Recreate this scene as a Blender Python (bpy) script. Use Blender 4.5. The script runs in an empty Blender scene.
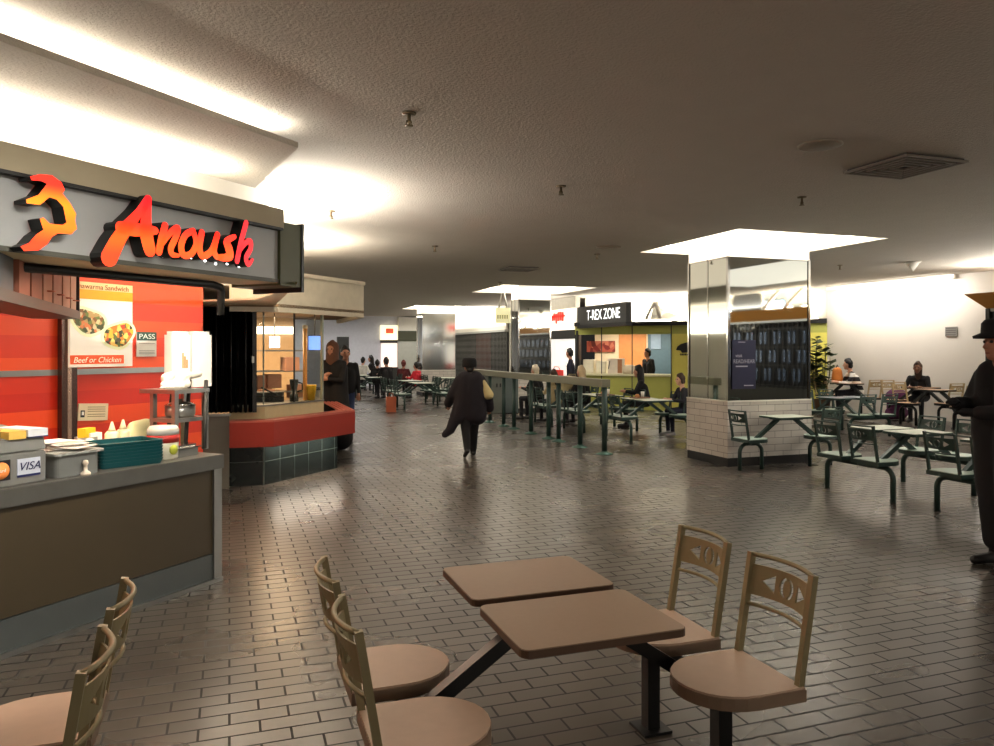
import bpy, bmesh, math, random
import numpy as np
from mathutils import Vector, Matrix
random.seed(7)
PI = math.pi
col = bpy.context.scene.collection
# ------------------------------------------------------------------ camera model (world X,Y follow the floor grid)
F, CX, HY, H = 760.0, 497.0, 350.0, 1.72
YAW = math.radians(19.4); CS, SN = math.cos(YAW), math.sin(YAW)
def ray(px, py):
    a = (px-CX)/F
    return Vector((CS*a+SN, -SN*a+CS, -(py-HY)/F))
O = Vector((0, 0, H))
def at_depth(px, py, yc): return O + ray(px, py)*yc
def at_z(px, py, z): return O + ray(px, py)*(F*(H-z)/(py-HY))
class Frame:
    def __init__(s, x, y, deg):
        s.o = Vector((x, y, 0)); s.deg = deg; r = math.radians(deg); s.rot = r
        s.ex = Vector((math.cos(r), math.sin(r), 0)); s.ey = Vector((-math.sin(r), math.cos(r), 0))
    def loc(s, p): d = p-s.o; return Vector((d.dot(s.ex), d.dot(s.ey), p.z))
    def wld(s, x, y, z=0): return s.o + s.ex*x + s.ey*y + Vector((0, 0, z))
    def on_y(s, px, py, yl):
        d = ray(px, py); t = (yl-(O-s.o).dot(s.ey))/d.dot(s.ey); return s.loc(O+d*t)
    def on_x(s, px, py, xl):
        d = ray(px, py); t = (xl-(O-s.o).dot(s.ex))/d.dot(s.ex); return s.loc(O+d*t)
    def on_z(s, px, py, z): return s.loc(at_z(px, py, z))
W0 = Frame(0, 0, 0)
# ------------------------------------------------------------------ materials
MC = {}
def srgb(c): return tuple(((v/255)/12.92 if v/255 <= .04045 else ((v/255+.055)/1.055)**2.4) for v in c)
def newmat(name):
    m = bpy.data.materials.new(name); m.use_nodes = True
    nt = m.node_tree; b = nt.nodes['Principled BSDF']; return m, nt, b
def mat(name, rgb, rough=.55, metal=0, var=.12, scale=9.0, bump=0, bscale=60, emit=0, spec=.5, emit_rgb=None):
    if name in MC: return MC[name]
    m, nt, b = newmat(name); c = srgb(rgb)
    tc = nt.nodes.new('ShaderNodeTexCoord'); nz = nt.nodes.new('ShaderNodeTexNoise')
    nz.inputs['Scale'].default_value = scale; nz.inputs['Detail'].default_value = 4
    nt.links.new(tc.outputs['Object'], nz.inputs['Vector'])
    mx = nt.nodes.new('ShaderNodeMix'); mx.data_type = 'RGBA'
    mx.inputs[6].default_value = (*[v*(1-var) for v in c], 1); mx.inputs[7].default_value = (*[min(1, v*(1+var)) for v in c], 1)
    nt.links.new(nz.outputs['Fac'], mx.inputs[0]); nt.links.new(mx.outputs[2], b.inputs['Base Color'])
    b.inputs['Roughness'].default_value = rough; b.inputs['Metallic'].default_value = metal
    b.inputs['Specular IOR Level'].default_value = spec
    if bump:
        n2 = nt.nodes.new('ShaderNodeTexNoise'); n2.inputs['Scale'].default_value = bscale; n2.inputs['Detail'].default_value = 3
        nt.links.new(tc.outputs['Object'], n2.inputs['Vector'])
        bp = nt.nodes.new('ShaderNodeBump'); bp.inputs['Strength'].default_value = bump; bp.inputs['Distance'].default_value = .02
        nt.links.new(n2.outputs['Fac'], bp.inputs['Height']); nt.links.new(bp.outputs['Normal'], b.inputs['Normal'])
    if emit:
        b.inputs['Emission Color'].default_value = (*srgb(emit_rgb or rgb), 1); b.inputs['Emission Strength'].default_value = emit
    MC[name] = m; return m
def brickmat(name, rgb, rgb2, mortar, bw, bh, ms, rough, plane='XY', bump=.4, rvar=0, offset=.5, spec=.5):
    if name in MC: return MC[name]
    m, nt, b = newmat(name); N = nt.nodes; L = nt.links
    tc = N.new('ShaderNodeTexCoord'); sp = N.new('ShaderNodeSeparateXYZ'); L.new(tc.outputs['Object'], sp.inputs[0])
    cb = N.new('ShaderNodeCombineXYZ')
    if plane == 'XY': L.new(sp.outputs[0], cb.inputs[0]); L.new(sp.outputs[1], cb.inputs[1])
    else:
        ad = N.new('ShaderNodeMath'); L.new(sp.outputs[0], ad.inputs[0]); L.new(sp.outputs[1], ad.inputs[1])
        L.new(ad.outputs[0], cb.inputs[0]); L.new(sp.outputs[2], cb.inputs[1])
    br = N.new('ShaderNodeTexBrick'); L.new(cb.outputs[0], br.inputs['Vector'])
    br.inputs['Color1'].default_value = (*srgb(rgb), 1); br.inputs['Color2'].default_value = (*srgb(rgb2), 1); br.inputs['Mortar'].default_value = (*srgb(mortar), 1)
    br.inputs['Scale'].default_value = 1; br.inputs['Brick Width'].default_value = bw; br.inputs['Row Height'].default_value = bh
    br.inputs['Mortar Size'].default_value = ms; br.inputs['Mortar Smooth'].default_value = .3; br.offset = offset
    nz = N.new('ShaderNodeTexNoise'); nz.inputs['Scale'].default_value = 1.3; nz.inputs['Detail'].default_value = 5; L.new(tc.outputs['Object'], nz.inputs['Vector'])
    hs = N.new('ShaderNodeMix'); hs.data_type = 'RGBA'; hs.blend_type = 'MULTIPLY'; hs.inputs[0].default_value = .55
    rp = N.new('ShaderNodeValToRGB'); rp.color_ramp.elements[0].color = (.7, .66, .64, 1); rp.color_ramp.elements[1].color = (1.15, 1.15, 1.15, 1)
    rp.color_ramp.elements[0].position = .3; rp.color_ramp.elements[1].position = .7
    L.new(nz.outputs['Fac'], rp.inputs[0]); L.new(br.outputs['Color'], hs.inputs[6]); L.new(rp.outputs[0], hs.inputs[7]); L.new(hs.outputs[2], b.inputs['Base Color'])
    mr = N.new('ShaderNodeMapRange'); mr.inputs[3].default_value = rough; mr.inputs[4].default_value = min(1, rough+.4); L.new(br.outputs['Fac'], mr.inputs[0])
    if rvar:
        n3 = N.new('ShaderNodeTexNoise'); n3.inputs['Scale'].default_value = .9; n3.inputs['Detail'].default_value = 2; L.new(tc.outputs['Object'], n3.inputs['Vector'])
        ma = N.new('ShaderNodeMath'); ma.operation = 'MULTIPLY_ADD'; ma.inputs[1].default_value = rvar; L.new(n3.outputs['Fac'], ma.inputs[0]); L.new(mr.outputs[0], ma.inputs[2])
        L.new(ma.outputs[0], b.inputs['Roughness'])
    else: L.new(mr.outputs[0], b.inputs['Roughness'])
    iv = N.new('ShaderNodeMath'); iv.operation = 'SUBTRACT'; iv.inputs[0].default_value = 1; L.new(br.outputs['Fac'], iv.inputs[1])
    bp = N.new('ShaderNodeBump'); bp.inputs['Strength'].default_value = bump; bp.inputs['Distance'].default_value = .006
    n4 = N.new('ShaderNodeTexNoise'); n4.inputs['Scale'].default_value = 14; L.new(tc.outputs['Object'], n4.inputs['Vector'])
    a2 = N.new('ShaderNodeMath'); a2.operation = 'MULTIPLY_ADD'; a2.inputs[1].default_value = .06; L.new(n4.outputs['Fac'], a2.inputs[0]); L.new(iv.outputs[0], a2.inputs[2])
    L.new(a2.outputs[0], bp.inputs['Height']); L.new(bp.outputs['Normal'], b.inputs['Normal'])
    b.inputs['Specular IOR Level'].default_value = spec
    MC[name] = m; return m
def bandmat(name, stops, rough=.35, emit=0, axis=2):
    """constant colour bands along local z: stops = [(z, rgb)...]"""
    m, nt, b = newmat(name); N = nt.nodes; L = nt.links
    z0, z1 = stops[0][0], stops[-1][0]+.2
    tc = N.new('ShaderNodeTexCoord'); sp = N.new('ShaderNodeSeparateXYZ'); L.new(tc.outputs['Object'], sp.inputs[0])
    mr = N.new('ShaderNodeMapRange'); mr.inputs[1].default_value = z0; mr.inputs[2].default_value = z1; L.new(sp.outputs[axis], mr.inputs[0])
    rp = N.new('ShaderNodeValToRGB'); cr = rp.color_ramp; cr.interpolation = 'CONSTANT'
    for i, (z, c) in enumerate(stops):
        e = cr.elements[0] if i == 0 else (cr.elements[1] if i == 1 else cr.elements.new((z-z0)/(z1-z0)))
        e.position = (z-z0)/(z1-z0); e.color = (*srgb(c), 1)
    L.new(mr.outputs[0], rp.inputs[0]); L.new(rp.outputs[0], b.inputs['Base Color']); b.inputs['Roughness'].default_value = rough
    if emit: L.new(rp.outputs[0], b.inputs['Emission Color']); b.inputs['Emission Strength'].default_value = emit
    return m
def gradmat(name, stops, strength):
    m = bandmat(name, stops, .4, strength)
    for n in m.node_tree.nodes:
        if n.type == 'VALTORGB': n.color_ramp.interpolation = 'EASE'
    return m
def blotch(name, cols, scale, rough=.5):
    m, nt, b = newmat(name); N = nt.nodes; L = nt.links
    tc = N.new('ShaderNodeTexCoord'); v = N.new('ShaderNodeTexVoronoi'); v.inputs['Scale'].default_value = scale; L.new(tc.outputs['Object'], v.inputs['Vector'])
    sp = N.new('ShaderNodeSeparateColor'); L.new(v.outputs['Color'], sp.inputs[0])
    rp = N.new('ShaderNodeValToRGB'); cr = rp.color_ramp; cr.interpolation = 'CONSTANT'
    for i, c in enumerate(cols):
        e = cr.elements[i] if i < 2 else cr.elements.new(i/len(cols)); e.position = i/len(cols); e.color = (*srgb(c), 1)
    L.new(sp.outputs[0], rp.inputs[0]); L.new(rp.outputs[0], b.inputs['Base Color']); b.inputs['Roughness'].default_value = rough; return m
def glassmat(name, tint=(.92, .97, .95), rough=.02):
    m, nt, b = newmat(name); N = nt.nodes; L = nt.links
    N.remove(b); out = N['Material Output']
    t = N.new('ShaderNodeBsdfTransparent'); t.inputs[0].default_value = (*tint, 1)
    g = N.new('ShaderNodeBsdfGlossy'); g.inputs['Roughness'].default_value = rough
    fr = N.new('ShaderNodeFresnel'); fr.inputs[0].default_value = 1.45
    mx = N.new('ShaderNodeMixShader'); L.new(fr.outputs[0], mx.inputs[0]); L.new(t.outputs[0], mx.inputs[1]); L.new(g.outputs[0], mx.inputs[2]); L.new(mx.outputs[0], out.inputs[0])
    return m
black = mat('black paint', (22, 23, 22), .45); dkgrey = mat('dark grey paint', (52, 53, 50), .5)
steel = mat('brushed steel', (150, 150, 145), .3, .85, .1); chrome = mat('polished chrome', (200, 198, 190), .12, 1, .04)
white = mat('white paint', (225, 222, 212), .6, 0, .04); cream = mat('cream paint', (214, 202, 170), .6, 0, .05)
greypanel = mat('grey sign panel', (166, 168, 166), .45, 0, .05); tan = mat('tan cornice', (164, 153, 128), .6, 0, .06)
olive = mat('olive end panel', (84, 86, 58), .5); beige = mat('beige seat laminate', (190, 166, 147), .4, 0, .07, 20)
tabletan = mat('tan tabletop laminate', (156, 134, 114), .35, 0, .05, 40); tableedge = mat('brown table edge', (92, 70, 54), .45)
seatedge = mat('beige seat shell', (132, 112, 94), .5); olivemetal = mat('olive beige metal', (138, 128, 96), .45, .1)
blackmetal = mat('black steel frame', (24, 25, 26), .35, .2); greenmetal = mat('dark green metal', (40, 62, 56), .4, .1)
greenback = mat('green chair metal', (46, 66, 60), .4, .1); greenseat = mat('pale green seat', (172, 190, 178), .35, 0, .06)
greentop = mat('pale green tabletop', (192, 200, 182), .3, 0, .05); tealback = mat('teal chair metal', (74, 116, 102), .4, .1)
orange_e = None
mirror = mat('mirror glass', (205, 208, 200), .03, 1, .01); mirror2 = mat('mirror tile', (208, 210, 200), .05, 1, .01)
tileW = brickmat('white wall tile', (196, 192, 184), (206, 202, 194), (120, 118, 112), .3, .1, .004, .35, 'XZ', .3)
tileK = brickmat('black wall tile', (26, 34, 34), (30, 38, 38), (84, 96, 92), .3, .3, .003, .25, 'XZ', .2, 0, 0)
# ------------------------------------------------------------------ mesh builder
class MB:
    def __init__(s): s.v = []; s.f = []; s.m = []; s.mats = []; s.sm = []
    def mi(s, m):
        if m not in s.mats: s.mats.append(m)
        return s.mats.index(m)
    def add(s, vs, fs, m, smooth=False):
        o = len(s.v); s.v += [tuple(v) for v in vs]; k = s.mi(m)
        for f in fs: s.f.append(tuple(i+o for i in f)); s.m.append(k); s.sm.append(smooth)
        return s
    def box(s, x0, x1, y0, y1, z0, z1, m, rot=0, piv=None, T=None):
        vs = [Vector((x, y, z)) for x in (x0, x1) for y in (y0, y1) for z in (z0, z1)]
        if rot:
            c = Vector(piv) if piv else Vector(((x0+x1)/2, (y0+y1)/2, (z0+z1)/2)); R = Matrix.Rotation(rot, 3, 'Z'); vs = [R@(v-c)+c for v in vs]
        if T: vs = [T@v for v in vs]
        return s.add(vs, [(0, 1, 3, 2), (4, 6, 7, 5), (0, 4, 5, 1), (2, 3, 7, 6), (0, 2, 6, 4), (1, 5, 7, 3)], m)
    def rbox(s, x0, x1, y0, y1, z0, z1, r, m, n=4, m_side=None):
        return s.prism(rrect(x0, x1, y0, y1, r, n), z0, z1, m, m_side)
    def prism(s, poly, z0, z1, m, m_side=None, smooth=False, T=None):
        n = len(poly); a = sum(poly[i][0]*poly[(i+1) % n][1]-poly[(i+1) % n][0]*poly[i][1] for i in range(n))
        if a < 0: poly = poly[::-1]
        vs = [Vector((p[0], p[1], z0)) for p in poly]+[Vector((p[0], p[1], z1)) for p in poly]
        if T: vs = [T@v for v in vs]
        o = len(s.v); s.add(vs, [tuple(range(n-1, -1, -1)), tuple(range(n, 2*n))], m)
        k = s.mi(m_side or m)
        for i in range(n):
            j = (i+1) % n; s.f.append((o+i, o+j, o+n+j, o+n+i)); s.m.append(k); s.sm.append(smooth)
        return s
    def tube(s, pts, r, m, n=8, cap=True, smooth=True, sq=False):
        pts = [Vector(p) for p in pts]; rs = r if isinstance(r, (list, tuple)) else [r]*len(pts); vs = []; fs = []; pn = None
        if sq: n = 4
        for i, p in enumerate(pts):
            d = (pts[min(i+1, len(pts)-1)]-pts[max(i-1, 0)]).normalized()
            if pn is None:
                up = Vector((0, 0, 1)) if abs(d.z) < .9 else Vector((0, 1, 0)); pn = d.cross(up).normalized()
            else: pn = (pn-d*pn.dot(d)).normalized()
            b = d.cross(pn)
            for k in range(n):
                a = 2*PI*(k+(.5 if sq else 0))/n; q = rs[i]*(1.414 if sq else 1); vs.append(p+(pn*math.cos(a)+b*math.sin(a))*q)
        for i in range(len(pts)-1):
            for k in range(n): fs.append((i*n+k, i*n+(k+1) % n, (i+1)*n+(k+1) % n, (i+1)*n+k))
        if cap: fs.append(tuple(range(n-1, -1, -1))); fs.append(tuple(range((len(pts)-1)*n, len(pts)*n)))
        return s.add(vs, fs, m, smooth and not sq)
    def lathe(s, prof, m, c=(0, 0, 0), n=16, sx=1, sy=1):
        vs = []; fs = []
        for r, z in prof:
            for k in range(n): a = 2*PI*k/n; vs.append((c[0]+r*sx*math.cos(a), c[1]+r*sy*math.sin(a), c[2]+z))
        for i in range(len(prof)-1):
            for k in range(n): fs.append((i*n+k, i*n+(k+1) % n, (i+1)*n+(k+1) % n, (i+1)*n+k))
        fs.append(tuple(range(n-1, -1, -1))); fs.append(tuple(range((len(prof)-1)*n, len(prof)*n)))
        return s.add(vs, fs, m, True)
    def ball(s, c, r, m, n=12, sc=(1, 1, 1)):
        prof = [(r*math.sin(PI*i/n), -r*math.cos(PI*i/n)) for i in range(1, n)]
        vs = []; fs = []; nn = n+4
        for q, z in prof:
            for k in range(nn): a = 2*PI*k/nn; vs.append((c[0]+q*sc[0]*math.cos(a), c[1]+q*sc[1]*math.sin(a), c[2]+z*sc[2]))
        for i in range(len(prof)-1):
            for k in range(nn): fs.append((i*nn+k, i*nn+(k+1) % nn, (i+1)*nn+(k+1) % nn, (i+1)*nn+k))
        fs.append(tuple(range(nn-1, -1, -1))); fs.append(tuple(range((len(prof)-1)*nn, len(prof)*nn)))
        return s.add(vs, fs, m, True)
    def quad(s, a, b, c, d, m): return s.add([a, b, c, d], [(0, 1, 2, 3)], m)
    def build(s, name, parent=None, bevel=0, loc=None):
        me = bpy.data.meshes.new(name); me.from_pydata(s.v, [], s.f); me.update()
        for m in s.mats: me.materials.append(m)
        me.polygons.foreach_set('material_index', s.m); me.polygons.foreach_set('use_smooth', s.sm)
        o = bpy.data.objects.new(name, me); col.objects.link(o)
        if parent: o.parent = parent
        if loc is not None: o.location = loc
        if bevel:
            bm = bmesh.new(); bm.from_mesh(me)
            es = [e for e in bm.edges if len(e.link_faces) == 2 and e.calc_face_angle(0) > .6]
            bmesh.ops.bevel(bm, geom=es, offset=bevel, segments=2, affect='EDGES', clamp_overlap=True); bm.to_mesh(me); bm.free()
        return o
def rrect(x0, x1, y0, y1, r, n=4):
    p = []
    for cx, cy, a0 in ((x1-r, y1-r, 0), (x0+r, y1-r, 90), (x0+r, y0+r, 180), (x1-r, y0+r, 270)):
        for k in range(n+1): a = math.radians(a0+90*k/n); p.append((cx+r*math.cos(a), cy+r*math.sin(a)))
    return p
def tag(o, label, cat, group=None, kind=None):
    o['label'] = label; o['category'] = cat
    if group: o['group'] = group
    if kind: o['kind'] = kind
    return o
def thing(name, label, cat, loc=(0, 0, 0), deg=0, group=None):
    o = bpy.data.objects.new(name, None); col.objects.link(o); o.location = loc; o.rotation_euler = (0, 0, math.radians(deg)); o.empty_display_size = .1
    return tag(o, label, cat, group)
def inframe(name, label, cat, fr, x=0, y=0, z=0, ddeg=0, group=None): return thing(name, label, cat, fr.wld(x, y, z), fr.deg+ddeg, group)
def struct(name, mb, fr=None, label=None):
    o = mb.build(name)
    if fr: o.location = fr.o; o.rotation_euler = (0, 0, fr.rot)
    o['kind'] = 'structure'
    if label: o['label'] = label
    return o
def dup(root, label, loc, deg=0, group=None):
    r = root.copy(); col.objects.link(r); r.location = loc; r.rotation_euler = (0, 0, math.radians(deg)); r['label'] = label
    if group: r['group'] = group
    for ch in list(root.children):
        c = ch.copy(); col.objects.link(c); c.parent = r
        for g in list(ch.children):
            d = g.copy(); col.objects.link(d); d.parent = c
    return r
def textmesh(txt, size, m, ext=.001, align='CENTER', shear=0, font_sx=1):
    cu = bpy.data.curves.new('t', 'FONT'); cu.body = txt; cu.size = size; cu.extrude = ext; cu.align_x = align; cu.align_y = 'CENTER'; cu.shear = shear
    o = bpy.data.objects.new('t', cu); col.objects.link(o)
    me = bpy.data.meshes.new_from_object(o.evaluated_get(bpy.context.evaluated_depsgraph_get()))
    bpy.data.objects.remove(o); bpy.data.curves.remove(cu); me.materials.clear(); me.materials.append(m)
    if font_sx != 1:
        for v in me.vertices: v.co.x *= font_sx
    return me
def text(name, txt, size, m, parent, loc, deg=0, ext=.001, fit=None, **k):
    """upright lettering in the parent's local xz plane, readable from -y (deg turns it about z)"""
    me = textmesh(txt, size, m, ext, **k)
    if fit:
        xs = [v.co.x for v in me.vertices]; ys = [v.co.y for v in me.vertices]
        for v in me.vertices: v.co.x = (v.co.x-(min(xs)+max(xs))/2)*fit[0]/(max(xs)-min(xs)); v.co.y = (v.co.y-(min(ys)+max(ys))/2)*fit[1]/(max(ys)-min(ys))
    me.transform(Matrix.Rotation(math.radians(deg), 4, 'Z')@Matrix.Rotation(PI/2, 4, 'X'))
    o = bpy.data.objects.new(name, me); col.objects.link(o); o.parent = parent; o.location = loc; return o
def fill2d(loops, ext):
    """filled flat shape with holes -> mesh in xy, extruded +-ext in z"""
    cu = bpy.data.curves.new('c', 'CURVE'); cu.dimensions = '2D'; cu.fill_mode = 'BOTH'; cu.extrude = ext
    for lp in loops:
        sp = cu.splines.new('POLY'); sp.points.add(len(lp)-1); sp.use_cyclic_u = True
        for p, q in zip(sp.points, lp): p.co = (q[0], q[1], 0, 1)
    o = bpy.data.objects.new('c', cu); col.objects.link(o)
    me = bpy.data.meshes.new_from_object(o.evaluated_get(bpy.context.evaluated_depsgraph_get()))
    bpy.data.objects.remove(o); bpy.data.curves.remove(cu); return me
def capsule(p1, p2, r1, r2, sc=(1, 1, 1), n=14):
    p1 = Vector(p1); p2 = Vector(p2); d = p2-p1; L = d.length
    d = d/L if L > 1e-6 else Vector((0, 0, 1)); up = Vector((0, 1, 0)) if abs(d.y) < .9 else Vector((1, 0, 0)); a = d.cross(up).normalized(); b = d.cross(a)
    rings = []
    for i in range(6): t = -PI/2+PI/2*i/5; rings.append((r1*math.cos(t), r1*math.sin(t), p1))
    for i in range(6): t = PI/2*i/5; rings.append((r2*math.cos(t), r2*math.sin(t), p2))
    c = (p1+p2)/2; vs = []; fs = []
    for q, h, p in rings:
        for k in range(n):
            t = 2*PI*k/n; v = p+d*h+(a*math.cos(t)+b*math.sin(t))*max(q, 1e-4); w = v-c; vs.append(c+Vector((w.x*sc[0], w.y*sc[1], w.z*sc[2])))
    for i in range(len(rings)-1):
        for k in range(n): fs.append((i*n+k, i*n+(k+1) % n, (i+1)*n+(k+1) % n, (i+1)*n+k))
    fs.append(tuple(range(n-1, -1, -1))); fs.append(tuple(range((len(rings)-1)*n, len(rings)*n))); return vs, fs
def blob(name, segs, mats, parent, voxel=.012, smooth=3):
    """one continuous skin over tapered limbs; segs = (p1,p2,r1,r2,tag[,scale]); each face takes the material of the limb it covers"""
    vs = []; fs = []
    for sg in segs:
        v, f = capsule(*sg[:4], sc=sg[5] if len(sg) > 5 else (1, 1, 1)); o = len(vs); vs += v; fs += [tuple(i+o for i in q) for q in f]
    me = bpy.data.meshes.new('b'); me.from_pydata([tuple(v) for v in vs], [], fs)
    ob = bpy.data.objects.new('b', me); col.objects.link(ob)
    rm = ob.modifiers.new('r', 'REMESH'); rm.mode = 'VOXEL'; rm.voxel_size = voxel
    sm = ob.modifiers.new('s', 'SMOOTH'); sm.factor = .5; sm.iterations = smooth
    m2 = bpy.data.meshes.new_from_object(ob.evaluated_get(bpy.context.evaluated_depsgraph_get())); bpy.data.objects.remove(ob); bpy.data.meshes.remove(me)
    m2.name = name; m2.materials.clear()
    for m in mats: m2.materials.append(m)
    n = len(m2.polygons)
    if len(mats) > 1:
        C = np.empty(n*3); m2.polygons.foreach_get('center', C); C = C.reshape(-1, 3); best = np.full(n, 1e9); idx = np.zeros(n, int)
        for sg in segs:
            sc = np.array(sg[5] if len(sg) > 5 else (1, 1, 1), float); p1 = np.array(sg[0]); p2 = np.array(sg[1]); c = (p1+p2)/2
            Q = (C-c)/sc+c; d = p2-p1; dd = d@d; t = np.clip(((Q-p1)@d)/dd, 0, 1) if dd > 0 else np.zeros(n)
            D = np.linalg.norm(Q-(p1+t[:, None]*d), axis=1)-(sg[2]+(sg[3]-sg[2])*t); k = D < best; best[k] = D[k]; idx[k] = sg[4]
        m2.polygons.foreach_set('material_index', idx.astype(np.int32))
    m2.polygons.foreach_set('use_smooth', np.ones(n, bool))
    o = bpy.data.objects.new(name, m2); col.objects.link(o); o.parent = parent; return o
def area(loc, sx, sy, power, rgb=(255, 249, 240), rot=(0, 0, 0), name='tube_or_fill_light', spread=None):  # default name covers tube lamps and added fill lamps alike
    l = bpy.data.lights.new(name, 'AREA'); l.shape = 'RECTANGLE'; l.size = sx; l.size_y = sy; l.energy = power; l.color = srgb(rgb)
    if spread: l.spread = spread
    o = bpy.data.objects.new(name, l); col.objects.link(o); o.location = loc; o.rotation_euler = rot; return o
def tubelight(parent, p, q, strength, r=.018):
    mb = MB(); m = mat('fluorescent tube %g' % strength, (255, 250, 240), .5, 0, 0, emit=strength, emit_rgb=(255, 246, 230))
    p = Vector(p); q = Vector(q); d = (q-p).normalized(); mb.tube([p, q], r, m, 8)
    mb.tube([p-d*.03, p], r*1.1, steel, 8); mb.tube([q, q+d*.03], r*1.1, steel, 8)
    return mb.build('fluorescent_tube', parent)
# ================================================================== ROOM SHELL
CZ = 3.33
floor_m = brickmat('brown quarry floor tile', (86, 79, 70), (75, 69, 62), (19, 17, 15), .265, .112, .0065, .2, 'XY', .22, .16, spec=.6)
fl = MB(); fl.quad((-12, -7, 0), (15.4, -7, 0), (15.4, 37, 0), (-12, 37, 0), floor_m); struct('floor', fl)
ceil_m = mat('textured grey ceiling', (186, 179, 167), .9, 0, .05, 3, .5, 55)
cover_white = mat('white recess paint', (238, 234, 224), .8, 0, .02)
COLS = [(7.67, 9.9, 'A'), (7.67, 19.1, 'B'), (7.67, 28.3, 'C'), (7.67, .7, 'D')]
HO = 1.29
me = fill2d([[(-12, -7), (15.4, -7), (15.4, 37), (-12, 37)]]+[[(x-HO, y-.15-HO), (x-HO, y-.15+HO), (x+HO, y-.15+HO), (x+HO, y-.15-HO)] for x, y, _ in COLS], .03)
me.materials.clear(); me.materials.append(ceil_m); o = bpy.data.objects.new('ceiling', me); col.objects.link(o); o.location.z = CZ+.03; o['kind'] = 'structure'
RECESS = []
for i, (x, y, n) in enumerate(COLS):
    b = MB(); y -= .15; a = HO+.12; z0, z1 = CZ+.061, CZ+.42
    for sx0, sx1, sy0, sy1 in ((-a-.03, -a, -a, a), (a, a+.03, -a, a), (-a, a, -a-.03, -a), (-a, a, a, a+.03)):
        b.box(x+sx0, x+sx1, y+sy0, y+sy1, z0, z1, cover_white)
    b.box(x-a, x+a, y-a, y+a, z1, z1+.03, cover_white); RECESS.append(struct('ceiling_recess_%d' % (i+1), b))
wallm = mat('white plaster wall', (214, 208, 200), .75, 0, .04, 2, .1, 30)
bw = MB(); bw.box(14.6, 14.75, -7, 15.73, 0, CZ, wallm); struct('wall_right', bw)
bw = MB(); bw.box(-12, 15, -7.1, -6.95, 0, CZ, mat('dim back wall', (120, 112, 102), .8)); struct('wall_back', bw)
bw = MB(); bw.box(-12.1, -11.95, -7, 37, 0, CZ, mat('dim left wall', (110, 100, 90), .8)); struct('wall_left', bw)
bw = MB(); bw.box(-12, 9.8, 36, 36.15, 0, CZ, mat('pale blue far wall', (196, 198, 208), .75)); struct('wall_far', bw)
bw = MB(); bw.box(9.78, 9.93, 20.7, 36, 0, CZ, mat('pale side wall', (206, 202, 190), .75)); struct('wall_far_right', bw)
bw = MB(); bw.box(14.52, 14.6, 11.6, 15.6, 0, .1, dkgrey); struct('baseboard_right', bw)
# raised dining step along the right wall
stp = MB(); stp.box(12.75, 14.6, 4.0, 15.3, .001, .17, mat('grey step riser', (170, 166, 158), .6)); stp.box(12.74, 14.6, 4.0, 15.3, .17, .185, floor_m); struct('floor_platform', stp)

# ================================================================== MIRRORED COLUMNS
def column(x, y, label, hx, hy):
    t = thing('mirrored_column', label, 'column', (x, y, 0), 0, 'mirrored columns down the hall')
    zb, zt = .95, 3.10
    b = MB(); b.box(-hx-.03, hx+.03, -hy-.03, hy+.03, .13, zb, tileW); b.build('tiled_base', t)
    b = MB(); b.box(-hx-.02, hx+.02, -hy-.02, hy+.02, 0, .13, black); b.build('kick_plate', t)
    b = MB(); b.box(-hx-.035, hx+.035, -hy-.035, hy+.035, zb, zb+.02, white); b.build('ledge', t)
    b = MB(); b.box(-hx-.005, hx+.005, -hy-.005, hy+.005, zt, CZ+.415, cover_white); b.build('cap', t)
    for s, nm in ((-1, 'a'), (1, 'b')):
        b = MB(); b.box(-hx+.02, hx-.02, s*hy-.006, s*hy+.006, zb+.02, zt, mirror if hx != .62 else mat('soft mirror glass', (200, 202, 196), .11, 1, .02)); b.build('mirror_panel', t)
        for k in (0, 1):
            y0 = -hy+.02+k*(hy-.01); b = MB(); b.box(s*hx-.006, s*hx+.006, y0, y0+hy-.03, zb+.02, zt, mirror2); b.build('mirror_panel', t)
    b = MB(); b.box(-hx+.03, hx-.03, -hy+.03, hy-.03, zb, zt, dkgrey); b.build('core', t)
    b = MB()
    for sx in (-1, 1):
        for sy in (-1, 1): b.box(sx*hx-.02, sx*hx+.02, sy*hy-.02, sy*hy+.02, zb+.02, zt, chrome)
        b.box(sx*hx-.012, sx*hx+.012, -.014, .014, zb+.02, zt, chrome)
    for z in (zt-.02,): b.box(-hx-.012, hx+.012, -hy-.012, hy+.012, z, z+.02, chrome)
    b.build('metal_trim', t); return t
lab = ['mirrored square column with white tiled base, beside the nearest green table', 'mirrored column on white tiled base standing behind the grey drink rail',
       'farthest mirrored column, among the distant green tables', None]
for (x, y, hx, hy), l in zip(((7.665, 9.93, .735, .50), (7.9, 19.6, .47, .27), (7.47, 28.3, .62, .45)), lab): column(x, y, l, hx, hy)
TE = 7
for i, (x, y, n) in enumerate(COLS):
    yy = y-.15; q = HO+.04; r = RECESS[i]
    tubelight(r, (x-1.2, yy-q, CZ+.14), (x+1.2, yy-q, CZ+.14), TE); tubelight(r, (x-1.2, yy+q, CZ+.14), (x+1.2, yy+q, CZ+.14), TE)
    tubelight(r, (x-q, yy-1.2, CZ+.14), (x-q, yy+1.2, CZ+.14), TE); tubelight(r, (x+q, yy-1.2, CZ+.14), (x+q, yy+1.2, CZ+.14), TE)
    for dx, dy, sx, sy in ((-1.0, 0, .5, 2.4), (1.0, 0, .5, 2.4), (0, -.88, 1.4, .7), (0, .88, 1.4, .7)):
        area((x+dx, yy+dy, CZ+.38), sx, sy, 36)
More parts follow.
